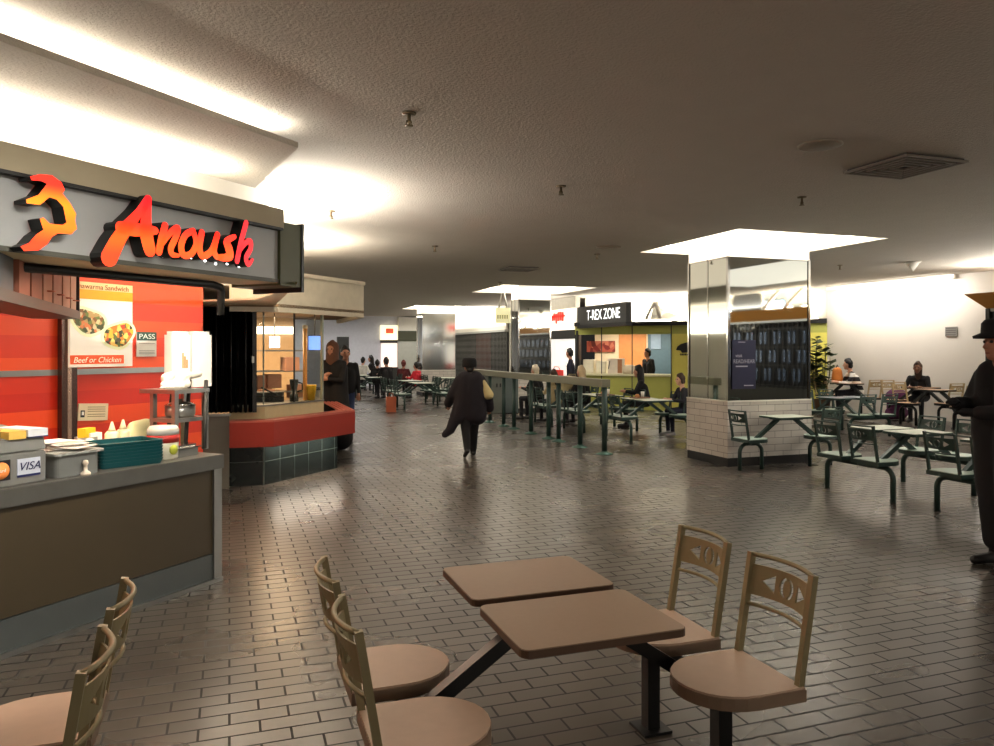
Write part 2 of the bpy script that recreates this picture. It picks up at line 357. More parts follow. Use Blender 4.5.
# ================================================================== FIRST FOOD KIOSK (left)
K = Frame(-.052, 6.044, 45)          # x along the counter (0 = its right end, negative towards the camera side), y into the kiosk
CT = .942
brownlam = mat('brown laminate front', (68, 58, 40), .45, 0, .15, 3); bluegrey = mat('grey steel kick', (88, 92, 90), .4, .3, .1)
t = inframe('service_counter', 'brown fronted service counter with steel edge under the lit red sign', 'counter', K)
b = MB(); b.box(-7, -.07, .02, .06, .215, .838, brownlam); b.build('front_panel', t)
b = MB(); b.box(-7, -.07, .015, .06, 0.03, .21, bluegrey); b.build('kick_panel', t)
b = MB(); b.box(-7, 0, -.012, .05, 0, .03, steel); b.build('floor_trim', t)
b = MB(); b.box(-.075, 0, 0, .07, .03, .838, steel); b.build('corner_post', t)
b = MB(); b.box(-.03, 0, .07, .75, 0, .838, steel); b.build('end_panel', t)
b = MB(); b.box(-7, .012, -.012, .78, .838, CT, mat('worn steel counter edge', (108, 107, 101), .38, .55, .12)); b.build('countertop', t, bevel=.004)
# back wall
WY = 2.4
wr = K.on_y(203, 330, WY).x; zs = [K.on_y(100, p, WY).z for p in (450, 440, 419, 404, 390, 376, 371, 360, 345, 330, 318, 306, 295)]
st_cols = [(226, 74, 30), (214, 60, 24), (232, 84, 34), (208, 52, 24), (228, 78, 30), (196, 44, 24), (206, 54, 26), (228, 86, 40), (210, 60, 30), (222, 80, 36), (206, 56, 30), (218, 76, 36)]
zz = [0, .3, .6, .8, 1.0, 1.17, 1.33, 1.49, 1.65, 1.85, 2.02, 2.2, 2.36]
orange = bandmat('orange striped wall', [(z, st_cols[i % 12]) for i, z in enumerate(zz)], .4)
b = MB(); b.box(-8, wr, WY, WY+.1, 0, 2.9, orange); struct('wall_kiosk', b, K)
b = MB(); b.box(-8, wr, WY-.015, WY, K.on_y(100, 374, WY).z, K.on_y(100, 368.5, WY).z, steel); struct('trim_1', b, K)
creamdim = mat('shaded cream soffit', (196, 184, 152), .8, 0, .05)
pa, pb = K.on_y(61.5, 380, WY-.07).x, K.on_y(77, 380, WY-.07).x; b = MB(); bz = mat('bronze chrome post', (96, 76, 68), .25, .8)
b.box(0, pb-pa, 0, .06, 0, 2.31, bz); b.box((pb-pa)*.35, (pb-pa)*.6, -.006, 0, 0, 2.31, mat('bright post strip', (200, 170, 150), .25, .8))
o = b.build('kiosk_post'); o.location = K.wld(pa, WY-.075); o.rotation_euler = (0, 0, K.rot); tag(o, 'square bronze metal post standing against the orange striped wall', 'post')
# sign fascia
SX1 = .60; ZB, ZT = 2.27, 2.715
t = inframe('fascia_sign', 'grey sign board with glowing red script lettering and orange emblem', 'sign', K)
b = MB(); b.box(-7, SX1, 0, .45, ZB+.02, ZT, greypanel); b.build('sign_panel', t)
b = MB(); b.box(-7, SX1+.02, -.05, .5, ZT, 2.87, tan); b.build('cornice', t)
b = MB(); b.box(-7, SX1, -.06, 0, ZT-.02, ZT, black); b.box(-7, SX1+.01, -.015, 0, ZB, ZB+.03, mat('dim underside strip', (84, 84, 74), .5)); b.build('edge_strips', t)  # lower strip carries the shade of the board's underside in its colour
b = MB(); b.box(SX1, SX1+.25, -.03, .5, ZB-.02, 2.77, olive); b.box(SX1+.25, SX1+.28, -.04, .5, ZB-.06, 2.785, black); b.build('end_box', t)
ty = K.on_z(225, 286, 2.235).y; tx0 = K.on_z(225, 286, 2.235).x; ty0 = K.on_z(2, 271.5, 2.235).y
b = MB(); b.tube([(-7, ty0, 2.235), (tx0-.12, ty, 2.235), (tx0-.03, ty+.02, 2.225), (tx0, ty+.04, 2.19), (tx0, ty+.05, 2.0)], .03, black, 8); b.build('gate_track', t); print('TRACK', ty, tx0, ty0)
redg = gradmat('glowing red letter face', [(2.30, (255, 60, 20)), (2.42, (255, 84, 14)), (2.56, (255, 40, 20)), (2.72, (240, 26, 34))], 1.5)
redh = mat('glowing pink red letter face', (255, 48, 48), .4, 0, 0, emit=1.1, emit_rgb=(240, 36, 50))
OFF = -.115
def lz(zx, zy): q = K.on_y(85+zx/4.623, 170+zy/4.623, OFF); return Vector((q.x, q.z))
def stroke(mb, pts, ws, m):
    P = [lz(*p) for p in pts]; ws = [w/4.623*(.0105 if w > 30 else .0086) for w in ws]; n = 6
    # smooth the polyline
    Q = []; Wd = []
    for i in range(len(P)-1):
        p0 = P[max(i-1, 0)]; p1 = P[i]; p2 = P[i+1]; p3 = P[min(i+2, len(P)-1)]
        for k in range(n):
            u = k/n; Q.append(.5*((2*p1)+(p2-p0)*u+(2*p0-5*p1+4*p2-p3)*u*u+(3*p1-p0-3*p2+p3)*u**3)); Wd.append(ws[i]+(ws[i+1]-ws[i])*u)
    Q.append(P[-1]); Wd.append(ws[-1])
    L = []; R = []
    for i, p in enumerate(Q):
        d = (Q[min(i+1, len(Q)-1)]-Q[max(i-1, 0)]); d = d.normalized() if d.length > 0 else Vector((1, 0)); nn = Vector((-d.y, d.x)); L.append(p+nn*Wd[i]/2); R.append(p-nn*Wd[i]/2)
    def cap(c, d, w): return [c+Vector((math.cos(a), math.sin(a)))*w/2 for a in [math.atan2(d.y, d.x)+PI/2-PI*k/6 for k in range(1, 6)]]
    e = cap(Q[-1], (Q[-1]-Q[-2]), Wd[-1]); s0 = cap(Q[0], (Q[0]-Q[1]), Wd[0])
    for i in range(len(Q)-1):
        a, bb, c, d = L[i], L[i+1], R[i+1], R[i]
        mb.add([(a.x, OFF, a.y), (bb.x, OFF, bb.y), (c.x, OFF, c.y), (d.x, OFF, d.y)], [(0, 1, 2, 3)], m)
    for cpt, lead, ll, rr in ((e, Q[-1], L[-1], R[-1]), (s0, Q[0], R[0], L[0])):
        fan = [ll]+cpt+[rr]; mb.add([(v.x, OFF, v.y) for v in fan], [tuple(range(len(fan)))], m)
    out = L+e+R[::-1]+s0; N = len(out)
    vs = [(v.x, OFF+.0015, v.y) for v in out]+[(v.x, -.005, v.y) for v in out]
    mb.add(vs, [(i, (i+1) % N, N+(i+1) % N, N+i) for i in range(N)], black)
LET = {
 'A': ([((292, 135), (250, 195), (190, 270), (150, 330), (112, 405)), (30, 30, 38, 45, 50)], [((292, 135), (283, 220), (285, 300), (300, 370)), (28, 34, 44, 40)], [((165, 265), (235, 275), (325, 280)), (34, 40, 28)]),
 'n': ([((370, 258), (355, 315), (342, 378)), (28, 30, 28)], [((350, 350), (395, 290), (428, 270), (420, 310), (397, 362), (405, 390), (432, 395)), (18, 24, 28, 26, 26, 22, 14)]),
 'o': ([((500, 282), (465, 300), (445, 350), (455, 392), (490, 388), (515, 340), (502, 286)), (24, 26, 28, 26, 26, 28, 22)],),
 'u': ([((540, 290), (530, 360), (545, 398), (585, 372), (612, 300)), (28, 28, 28, 26, 26)], [((612, 300), (597, 370), (612, 402), (636, 396)), (26, 28, 24, 14)]),
 's': ([((692, 308), (655, 330), (665, 362), (668, 398), (628, 408)), (20, 30, 32, 32, 22)],),
 'h': ([((745, 245), (722, 330), (703, 420)), (26, 26, 26)], [((708, 385), (745, 335), (765, 332), (765, 365), (745, 405), (755, 436), (774, 415)), (14, 22, 26, 24, 24, 22, 14)])}
for ch in 'Anoush':
    b = MB()
    for pts, ws in LET[ch]: stroke(b, pts, ws, redh if ch == 'h' else redg)
    b.build('letter', t)
EP = [(125, 110), (165, 100), (215, 105), (255, 135), (268, 165), (258, 180), (290, 220), (315, 265), (310, 290), (318, 325), (295, 348), (240, 345), (215, 360), (195, 390), (160, 415), (100, 418), (85, 400), (120, 385), (150, 350), (180, 330), (165, 285), (180, 280), (205, 305), (260, 310), (275, 300), (262, 235), (235, 205), (205, 195), (165, 228), (110, 220), (108, 205), (160, 185), (195, 140), (170, 128), (130, 125)]
q = [K.on_y(x/4.14, 150+y/4.14, OFF) for x, y in EP]
me = fill2d([[(v.x, v.z) for v in q]], 0.0); me.transform(Matrix.Rotation(PI/2, 4, 'X')); me.transform(Matrix.Translation((0, OFF, 0))); me.materials.clear(); me.materials.append(gradmat('glowing orange emblem face', [(2.32, (255, 60, 20)), (2.45, (255, 110, 20)), (2.56, (255, 130, 20)), (2.68, (250, 40, 20))], 1.5))
b = MB(); N = len(q); b.add([(v.x, OFF+.001, v.z) for v in q]+[(v.x, -.005, v.z) for v in q], [(i, (i+1) % N, N+(i+1) % N, N+i) for i in range(N)], black)
emb = b.build('emblem', t); o = bpy.data.objects.new('emblem_face', me); col.objects.link(o); o.parent = emb
for zx, zy in ((250, 382), (362, 400), (421, 406), (492, 406), (555, 420), (604, 434), (657, 434), (712, 447)):
    v = K.on_y(85+zx/4.623, 170+zy/4.623, -.03); b = MB(); b.ball((v.x, v.y, v.z), .010, mat('tiny white lamp', (255, 255, 250), .4, emit=3), 6); b.build('lamp_dot', t)
# ceiling above the kiosk counter: underside of the sign box, back soffit, lowered slab with cove light
def kw(x, y): v = K.loc(Vector((x, y, 0))); return (v.x, v.y)
b = MB(); b.prism([(-7, .0), (SX1+.2, .0), kw(.53, 6.5), kw(.53, 9.76), kw(-1.6, 9.76), (wr, 2.6), (wr, 1.6), (wr-.9, .42), (-7, .42)], 2.268, 2.288, creamdim); area((-.5, 8.0, 1.8), 1.3, 1.3, 9, rot=(PI, 0, 0)); area(K.wld(-2.5, -2.2, 3.25), 3.4, .3, 50, rot=(.8, 0, K.rot), spread=1.4); struct('ceiling_kiosk', b, K)  # both lamps are added fills: one lifts the soffit, one the sign board
b = MB(); pa = W0.loc(at_z(298, 148, 3.15)); A_ = K.loc(at_z(298, 148, 3.15)); B_ = K.loc(at_z(255, 188, 3.15))
slabm = mat('textured lowered ceiling slab', (176, 168, 154), .9, 0, .04, 3, .5, 55)
b.prism([(-7.5, A_.y), (A_.x, A_.y), (B_.x, B_.y), (-7.5, B_.y)], 3.15, 3.19, slabm); KS = struct('ceiling_slab', b, K)
b = MB(); b.box(-7.5, B_.x+.45, B_.y+.25, B_.y+.3, 2.4, CZ, cover_white); struct('wall_over_kiosk', b, K)
b = MB(); b.box(-7, SX1, .45, 2.6, 2.62, 2.65, cover_white); struct('ceiling_kiosk_roof', b, K)
for x in (-6, -4.6, -3.2, -1.8): tubelight(KS, (x, A_.y+.22, 3.215), (x+1.2, A_.y+.22, 3.215), 20)
for x in (-6, -4.6, -3.2, -1.8, -.6): tubelight(KS, (x, .3, 2.885), (x+1.1, .3, 2.885), 20)
area(K.wld(-2.6, A_.y+.22, 3.2), 5.2, .12, 75, rot=(PI, 0, K.rot)); area(K.wld(-2.9, .27, 2.89), 6.2, .25, 130, rot=(PI, 0, K.rot)); area(K.wld(-2.4, .95, 2.72), 5.4, .2, 60, rot=(PI, 0, K.rot))
# kiosk interior lighting
area((.35, 8.3, 2.78), .8, 1.6, 300, rot=(PI, 0, .1)); area(K.wld(-.3, .1, 2.2), 1.2, .2, 30, (255, 232, 205), (0, 0, K.rot)); area(K.wld(-2.7, 1.4, 2.55), 2.8, .8, 120, (255, 226, 190), (0, 0, K.rot)); area(K.wld(-4.5, 1.5, 2.3), 2, .5, 30, (255, 226, 190), (0, 0, K.rot))
# menu board
m1 = at_z(18, 293.5, 2.06); m2 = at_z(77, 311, 2.06); d = (m2-m1); MBf = Frame(m1.x, m1.y, math.degrees(math.atan2(d.y, d.x))); L = d.length
t = inframe('menu_board', 'overhead shelf holding six brown picture panels, upper left corner', 'menu board', MBf, 0, 0, 0)
b = MB(); b.box(-1.5, L+.03, -.02, .35, 1.99, 2.06, mat('dark menu shelf', (70, 64, 58), .5)); b.build('shelf', t)
b = MB(); b.box(-1.5, -.02, .02, .3, 2.06, 2.4, mat('dim blue grey casing', (84, 88, 90), .6)); b.build('casing', t)
b = MB(); b.box(L-.012, L+.01, -.02, .3, 2.06, 2.4, black); b.build('end_plate', t)
cut = [MBf.on_y(px, 300, 0).x for px in (18.5, 31, 43, 53, 62.5, 70.5)]+[L-.02]
pc = [(150, 92, 70), (142, 88, 66), (156, 106, 82), (148, 104, 84), (156, 114, 92), (160, 128, 106)]
for i in range(6):
    b = MB(); b.box(cut[i]+.02, cut[i+1]-.025, .0, .28, 2.06, 2.40, mat('panel brown %d' % i, pc[i], .6, 0, .18, 6)); w_ = cut[i+1]-cut[i]
    if i > 1:
        b.lathe([(.0, -.004), (.045, -.004), (.045, .004), (0, .004)], mat('panel red brown', (168, 92, 66), .6), ((cut[i]+cut[i+1])/2, -.004, 2.14), 5)
    b.build('picture_panel', t)
# food poster
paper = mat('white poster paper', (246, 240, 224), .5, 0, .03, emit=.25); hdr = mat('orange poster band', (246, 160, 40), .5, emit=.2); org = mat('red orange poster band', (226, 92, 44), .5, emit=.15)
q0 = K.on_y(70, 367.5, WY-.11); q1 = K.on_y(132.5, 283, WY-.11); x0, x1, z0, z1 = q0.x, q1.x, q0.z, K.on_y(100, 283, WY-.11).z
t = inframe('food_poster', 'white food poster with two filled plates and orange header on the striped wall', 'poster', K, (x0+x1)/2, WY-.11, (z0+z1)/2)
w_, h_ = (x1-x0)/2, (z1-z0)/2
b = MB(); b.box(-w_, w_, 0, .1, -h_, h_, paper); b.build('sheet', t)
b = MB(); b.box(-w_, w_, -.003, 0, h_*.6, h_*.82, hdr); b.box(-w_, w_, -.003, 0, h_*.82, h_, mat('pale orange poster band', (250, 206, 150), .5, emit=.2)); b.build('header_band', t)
b = MB(); b.box(-w_, w_*.7, -.003, 0, -h_*.93, -h_*.72, org); b.build('footer_band', t)
text('lettering', 'Shawarma Sandwich', .16, mat('brown lettering', (150, 90, 40), .6), t, (0, -.006, h_*.9), fit=(w_*1.7, h_*.12)); text('lettering', 'Beef or Chicken', .2, mat('cream lettering', (255, 244, 220), .6, emit=.3), t, (-w_*.15, -.006, -h_*.83), shear=.25, fit=(w_*1.5, h_*.13))
food1 = blotch('chicken salad plate', [(180, 150, 96), (92, 110, 50), (214, 196, 150), (120, 78, 40), (60, 66, 32), (206, 120, 70)], 28); food2 = blotch('rice plate', [(232, 178, 60), (200, 120, 40), (84, 96, 44), (242, 206, 110), (176, 60, 34), (50, 44, 26)], 26)
for cx, cz, fm, rr in ((-.44, .08, food1, -.25), (.52, -.22, food2, .3)):
    b = MB(); pl = [(w_*.5*math.cos(2*PI*k/24), h_*.27*math.sin(2*PI*k/24)*(1+.12*math.sin(3*2*PI*k/24))) for k in range(24)]
    T = Matrix.Translation((cx*w_, -.004, cz*h_))@Matrix.Rotation(PI/2, 4, 'X')@Matrix.Rotation(rr, 4, 'Z'); b.prism([(p[0]*1.2, p[1]*1.25) for p in pl], 0, .002, mat('pale green halo', (232, 238, 196), .6, emit=.2), T=T)
    b.prism(pl, .002, .006, fm, T=T); b.build('plate_picture', t)
# pass notice + paper notice
def wallsheet(name, label, cat, pxs, m, yl=WY-.02, tilt=0):
    a = K.on_y(pxs[0], (pxs[1]+pxs[3])/2, yl); c = K.on_y(pxs[2], (pxs[1]+pxs[3])/2, yl); mx = (pxs[0]+pxs[2])/2; zt = K.on_y(mx, pxs[1], yl).z; zb = K.on_y(mx, pxs[3], yl).z
    t = inframe(name, label, cat, K, (a.x+c.x)/2, yl, (zt+zb)/2); w, h = (c.x-a.x)/2, (zt-zb)/2
    b = MB(); b.box(-w, w, 0, .015, -h, h, m); b.build('sheet', t); t.rotation_euler = (0, tilt, K.rot); return t, w, h
t, w, h = wallsheet('inspection_notice', 'small green and white PASS notice on the orange wall beside the poster', 'notice', (137, 332, 156.5, 356.5), mat('white notice paper', (222, 222, 214), .5))
b = MB(); b.box(-w, w, -.003, 0, h*.3, h, mat('dark green notice header', (36, 70, 58), .5)); b.build('header_band', t); text('lettering', 'PASS', .16, mat('pale lettering', (235, 240, 230), .5), t, (0, -.006, h*.64), fit=(w*1.6, h*.4))
b = MB(); [b.box(-w*.8, w*.8, -.003, 0, h*z, h*(z+.05), mat('grey print', (150, 150, 146), .6)) for z in (-.55, -.68, -.8, .05)]; b.build('print_lines', t)
t, w, h = wallsheet('paper_notice', 'tilted cream paper notice with phone symbol taped below the poster', 'notice', (78.5, 403.5, 108, 420.5), mat('cream notice paper', (236, 222, 188), .6), tilt=.06)
b = MB(); b.box(-w*.86, -w*.6, -.003, 0, -h*.6, h*.2, black); b.box(-w*.8, -w*.66, -.005, -.003, -h*.35, h*.05, paper); b.build('phone_symbol', t)
b = MB(); [b.box(-w*.4, w*.8, -.003, 0, h*z, h*(z+.07), mat('brown print', (140, 120, 84), .6)) for z in (.55, .3, .05, -.3, -.55)]; b.build('print_lines', t)
# --------------------------------------------- things on the counter
def solve(px, py, z):
    lo, hi = .05, 2.3
    for _ in range(40):
        m = (lo+hi)/2
        if K.on_y(px, py, m).z < z: lo = m
        else: hi = m
    return K.on_y(px, py, lo).x, lo
def onc(px, py): q = K.on_z(px, py, CT); return q.x, q.y
# payment register
x, y = onc(48, 481)
t = inframe('cash_register', 'grey cash register with card stickers at the left end of the counter', 'register', K, x, max(y, .06), CT)
regm = mat('grey register plastic', (118, 118, 112), .5); b = MB(); b.box(-.75, 0, 0, .5, 0, .185, regm); b.build('cash_drawer', t, bevel=.008)
b = MB(); T = Matrix.Identity(4); b.prism([(0, .19), (.02, .265), (.42, .32), (.46, .19)], -.72, .0, regm, T=Matrix(((0, 0, 1, 0), (1, 0, 0, 0), (0, 1, 0, 0), (0, 0, 0, 1)))); b.build('upper_body', t, bevel=.006)
b = MB(); b.box(-.7, -.25, .03, .36, .28, .325, black)
for i in range(8):
    for j in range(4): b.box(-.69+i*.055, -.65+i*.055, .05+j*.075, .105+j*.075, .325, .335, dkgrey)
b.build('keypad', t)
b = MB(); b.box(-.22, -.12, .0, .22, .265, .31, mat('yellow card', (220, 180, 90), .5)); b.build('card', t)
b = MB(); b.box(-.11, .01, 0, .3, .27, .315, mat('white card', (214, 216, 218), .5)); b.box(-.11, .01, -.003, .02, .265, .272, mat('navy stripe', (30, 36, 90), .5)); b.build('card', t)
b = MB(); b.box(-.175, -.04, -.006, 0, .045, .15, mat('blue white sticker', (190, 196, 206), .5)); b.box(-.175, -.04, -.007, 0, .045, .058, mat('navy stripe', (30, 36, 90), .5)); s_ = b.build('card_sticker', t)
text('lettering', 'VISA', .066, mat('navy lettering', (34, 38, 80), .5), s_, (-.107, -.009, .103), shear=.3)
b = MB(); b.box(-.40, -.215, -.006, 0, .04, .155, mat('black sticker', (30, 24, 26), .5)); s_ = b.build('card_sticker', t)
for cx, m in ((-.345, mat('red disc', (200, 40, 48), .5)), (-.27, mat('amber disc', (232, 140, 70), .5))):
    b = MB(); b.lathe([(0, 0), (.048, 0), (.048, .003), (0, .003)], m, n=24); o = b.build('disc', None); o.data.transform(Matrix.Translation((cx, -.006 if cx < -.3 else -.0075, .097))@Matrix.Rotation(PI/2, 4, 'X')); o.parent = t
    o['label'] = 'overlapping %s disc of the card sticker' % ('red' if cx < -.3 else 'amber')
text('lettering', 'MasterCard', .026, mat('white lettering', (240, 236, 226), .5), s_, (-.307, -.013, .097))
# grey bin of papers
x, y = onc(51, 480); x2, _ = onc(93, 472)
t = inframe('grey_tub', 'grey plastic tub heaped with papers between register and green trays', 'tub', K, x+.04, .07, CT)
Lb = x2-x-.02; b = MB(); b.prism(rrect(0, Lb, 0, .36, .03), 0, .135, mat('grey tub plastic', (112, 114, 110), .5)); b.prism(rrect(-.02, Lb+.03, -.02, .38, .03), .135, .15, mat('grey tub rim', (150, 152, 146), .5)); b.build('tub_body', t)
b = MB(); random.seed(3)
for i in range(9): b.box(.0, .2, 0, .2, .15+i*.006, .154+i*.006, mat('paper %d' % (i % 3), [(220, 214, 206), (208, 190, 180), (226, 222, 216)][i % 3], .7), rot=random.uniform(-.5, .5), piv=(random.uniform(.05, Lb), .15, 0), T=Matrix.Translation((random.uniform(0, Lb-.2), random.uniform(0, .14), 0)))
o = b.build('papers', t)
x, y = onc(94, 476)
t = inframe('bottle_stopper', 'small white stopper standing on the counter edge by the green trays', 'stopper', K, x, max(y, .04), CT); b = MB(); b.lathe([(.03, 0), (.03, .015), (.012, .03), (.011, .06), (.018, .075), (.014, .09), (.003, .095)], mat('offwhite rubber', (210, 196, 176), .5)); b.build('stopper_body', t)
# trays
x, y = onc(132, 465); trm = mat('dark teal tray', (24, 84, 88), .4, 0, .06)
ords = ['topmost', 'second', 'third', 'fourth', 'fifth', 'sixth', 'lowest']
def traymb():
    b = MB(); b.prism(rrect(-.2, .2, -.15, .15, .03), 0, .008, trm); o = rrect(-.2, .2, -.15, .15, .03); i_ = rrect(-.19, .19, -.14, .14, .025); o2 = rrect(-.215, .215, -.165, .165, .035); n = len(o)
    vs = [(p[0], p[1], .0) for p in o]+[(p[0], p[1], .036) for p in o2]+[(p[0], p[1], .036) for p in i_]+[(p[0], p[1], .008) for p in i_]
    b.add(vs, [(k*n+i, k*n+(i+1) % n, (k+1)*n+(i+1) % n, (k+1)*n+i) for k in range(3) for i in range(n)], trm, False); return b
first = None
for k in range(7):
    l = '%s teal tray %s the stack on the steel counter' % (ords[6-k], 'of' if k in (0, 6) else 'from the top of')
    p = K.wld(x+.01, .24, CT+k*.021)
    if first is None:
        first = tag(traymb().build('serving_tray'), l, 'tray', 'teal serving trays'); first.location = p; first.rotation_euler = (0, 0, K.rot-.25)
    else: dup(first, l, p, math.degrees(K.rot-.25))
# napkin tin
x, y = K.on_y(86, 428, .72).x, .72; kz = (K.on_y(86, 428, .72).z-CT)/.24
t = inframe('napkin_tin', 'steel tin with yellow packet sticking out behind the teal trays', 'tin', K, x, y, CT); b = MB(); b.lathe([(.075, 0), (.075, .17), (.07, .17), (.07, .02)], steel); b.build('tin_body', t)
b = MB(); b.box(-.05, .06, -.03, .03, .12, .24, mat('yellow packet', (240, 190, 40), .5), rot=.3); b.box(0, .09, -.05, .02, .1, .2, paper); b.build('packets', t); t.scale = (1, 1, kz)
# squeeze bottles
sq = mat('cream squeeze bottle', (232, 222, 184), .4); first = None
for px, l in ((112, 'cream squeeze bottle with nozzle, nearer the steel tin'), (123, 'cream squeeze bottle with nozzle, nearer the pale bags')):
    qx = K.on_y(px, 420.5, .8).x; p = K.wld(qx, .8, CT); kz = (K.on_y(px, 420.5, .8).z-CT)/.215
    if first is None:
        first = thing('squeeze_bottle', l, 'bottle', p, K.deg, 'cream squeeze bottles'); b = MB(); b.lathe([(.042, 0), (.045, .01), (.045, .13), (.03, .15)], sq); b.build('bottle_body', first); b = MB(); b.lathe([(.026, .15), (.02, .165), (.006, .215), (.004, .215)], sq); b.build('nozzle', first)
    else: dup(first, l, p, K.deg)
    first.scale = (1.15, 1.15, kz)
b = MB(); b.box(-2.2, .75, -.3, .75, 0, CT-.002, steel); o = b.build('back_bench'); o.location = K.wld(-.9, 1.1, 0); o.rotation_euler = (0, 0, K.rot); tag(o, 'steel work bench behind the service counter', 'bench')
qx, qy = K.on_y(139, 418, .85).x, .85; kz = (K.on_y(139, 418, .85).z-CT)/.185; t = inframe('bread_bag', 'pale yellow bag of bread behind the red banded tub', 'bag', K, qx, qy, CT)
blob('bag_body', [((-.08, 0, .06), (.08, 0, .06), .06, .06, 0), ((-.05, 0, .12), (.07, 0, .13), .05, .05, 0)], [mat('pale yellow bag', (238, 232, 180), .5)], t, .012); t.scale = (1, 1, kz)
b = MB(); [b.box(.06+i*.02, .07+i*.02, -.1, -.09, .03, .13, mat('green strip', (60, 150, 90), .5), rot=.2*i) for i in range(3)]; b.build('green_strips', t)
# large tub with red band
x, y = onc(168, 459)
t = inframe('sauce_tub', 'clear tub with red label band beside the green trays', 'tub', K, x, .2, CT); b = MB(); b.lathe([(.095, 0), (.1, .01), (.105, .17)], mat('milky tub', (200, 198, 180), .3)); b.build('tub_body', t)
b = MB(); b.lathe([(.107, .12), (.108, .175), (.1, .175), (.1, .12)], mat('red label band', (170, 40, 34), .5)); b.build('label_band', t); b = MB(); b.lathe([(.108, .175), (.108, .21), (.09, .235), (0.01, .235)], mat('pale lid', (196, 196, 190), .3)); b.build('lid', t)
b = MB(); b.lathe([(.001, 0), (.035, 0), (.035, .004), (.001, .004)], mat('lime mark', (190, 200, 70), .5), n=14); o = b.build('lime_mark', None); o.data.transform(Matrix.Translation((0, -.104, .07))@Matrix.Rotation(PI/2, 4, 'X')); o.parent = t
# sneeze guard frame at the counter end
t = inframe('food_warmer_shelf', 'steel frame shelf with sloping side bars at the counter end', 'shelf', K, 0, 0, CT)
FX0, FX1 = K.on_y(153.5, 420, .58).x, -.1; ZS1 = K.on_y(160, 390, .45).z-CT; TX1 = K.on_y(207, 392, .35).x
for px, py in ((FX0, .35), (TX1-.02, .35), (FX0, .58), (TX1-.02, .58)):
    b = MB(); b.tube([(px, py, 0), (px, py, ZS1-.03)], .018, steel, sq=True); b.build('post', t)
b = MB(); b.box(FX0-.03, TX1, .32, .7, ZS1-.03, ZS1, steel); b.build('upper_shelf', t)
b = MB(); b.box(FX0-.02, TX1, .33, .6, ZS1*.48, ZS1*.48+.03, steel); b.build('middle_shelf', t)
for k in range(3):
    b = MB(); b.tube([(TX1, .36+k*.18, ZS1+.06), (.02+.0*k, .2+k*.2, .03)], .016, dkgrey, 6); b.build('sloping_bar', t)
# food pans and pot under the shelf
first = None
for i, (px, l) in enumerate(((-.2, 'steel food pan at the very end of the counter'), (-.48, 'steel food pan under the shelf nearer the tub'))):
    if first is None:
        first = thing('food_pan', l, 'pan', K.wld(px, .3, CT), K.deg, 'steel food pans under the shelf'); b = MB(); b.prism(rrect(-.12, .12, -.16, .16, .03), 0, .06, steel); b.prism(rrect(-.135, .135, -.175, .175, .03), .06, .068, chrome); b.build('pan_body', first); b = MB(); b.prism(rrect(-.11, .11, -.15, .15, .03), .068, .085, chrome); b.tube([(-.04, 0, .085), (-.04, 0, .11), (.04, 0, .11), (.04, 0, .085)], .008, black, 6); b.build('lid', first)
    else: dup(first, l, K.wld(px, .3, CT), K.deg)
t = inframe('soup_pot', 'dented steel pot with lid standing on the middle shelf', 'pot', K, (FX0+TX1)/2, .47, CT+ZS1*.48+.03); b = MB(); b.lathe([(.1, 0), (.11, .02), (.11, .09)], steel); b.build('pot_body', t); b = MB(); b.lathe([(.115, .09), (.08, .11), (.02, .12), (.02, .14), (.001, .14)], chrome); b.build('lid', t)
# white takeaway bags on top
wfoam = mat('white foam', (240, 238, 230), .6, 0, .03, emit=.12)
for px0, px1, l, mk in ((168, 187, 'tall white takeaway stack with orange mark on the steel shelf', 1), (189.5, 208, 'tall plain white takeaway stack at the right of the steel shelf', 0)):
    a = K.on_y(px0, 380, .62); c = K.on_y(px1, 380, .62); zt = K.on_y((px0+px1)/2, 331.5, .62).z; wd = c.x-a.x
    t = inframe('takeaway_stack', l, 'container stack', K, (a.x+c.x)/2, .62, CT+ZS1, 0, 'white takeaway stacks'); hh = zt-CT-ZS1; b = MB()
    b.prism(rrect(-wd*.5, wd*.5, -.06, .06, .03), 0, hh*.94, wfoam); b.prism(rrect(-wd*.42, wd*.42, -.05, .05, .03), hh*.94, hh, wfoam); b.build('foam_stack', t)
    if mk:
        b = MB(); [b.box(-.01+i*.02, .006+i*.02, -.064, -.06, hh*.35, hh*(.62-.06*i), mat('orange mark', (226, 160, 120), .6)) for i in range(3)]; b.build('orange_mark', t)
t = inframe('plastic_bag', 'crumpled white plastic bag lying across the steel shelf', 'bag', K, K.on_y(178, 385, .42).x, .44, CT+ZS1+.005)
blob('bag_body', [((-.12, 0, .035), (.08, -.02, .035), .025, .035, 0), ((-.07, .02, .08), (-.03, .02, .10), .045, .035, 0), ((.05, .0, .08), (.09, 0, .09), .045, .04, 0), ((.1, 0, .09), (.24, .02, .105), .03, .03, 0), ((-.17, -.03, .015), (.0, -.06, .02), .012, .022, 0)], [mat('crumpled white plastic', (226, 224, 214), .4, 0, .08, 20, .6, 30)], t, .012, 2)

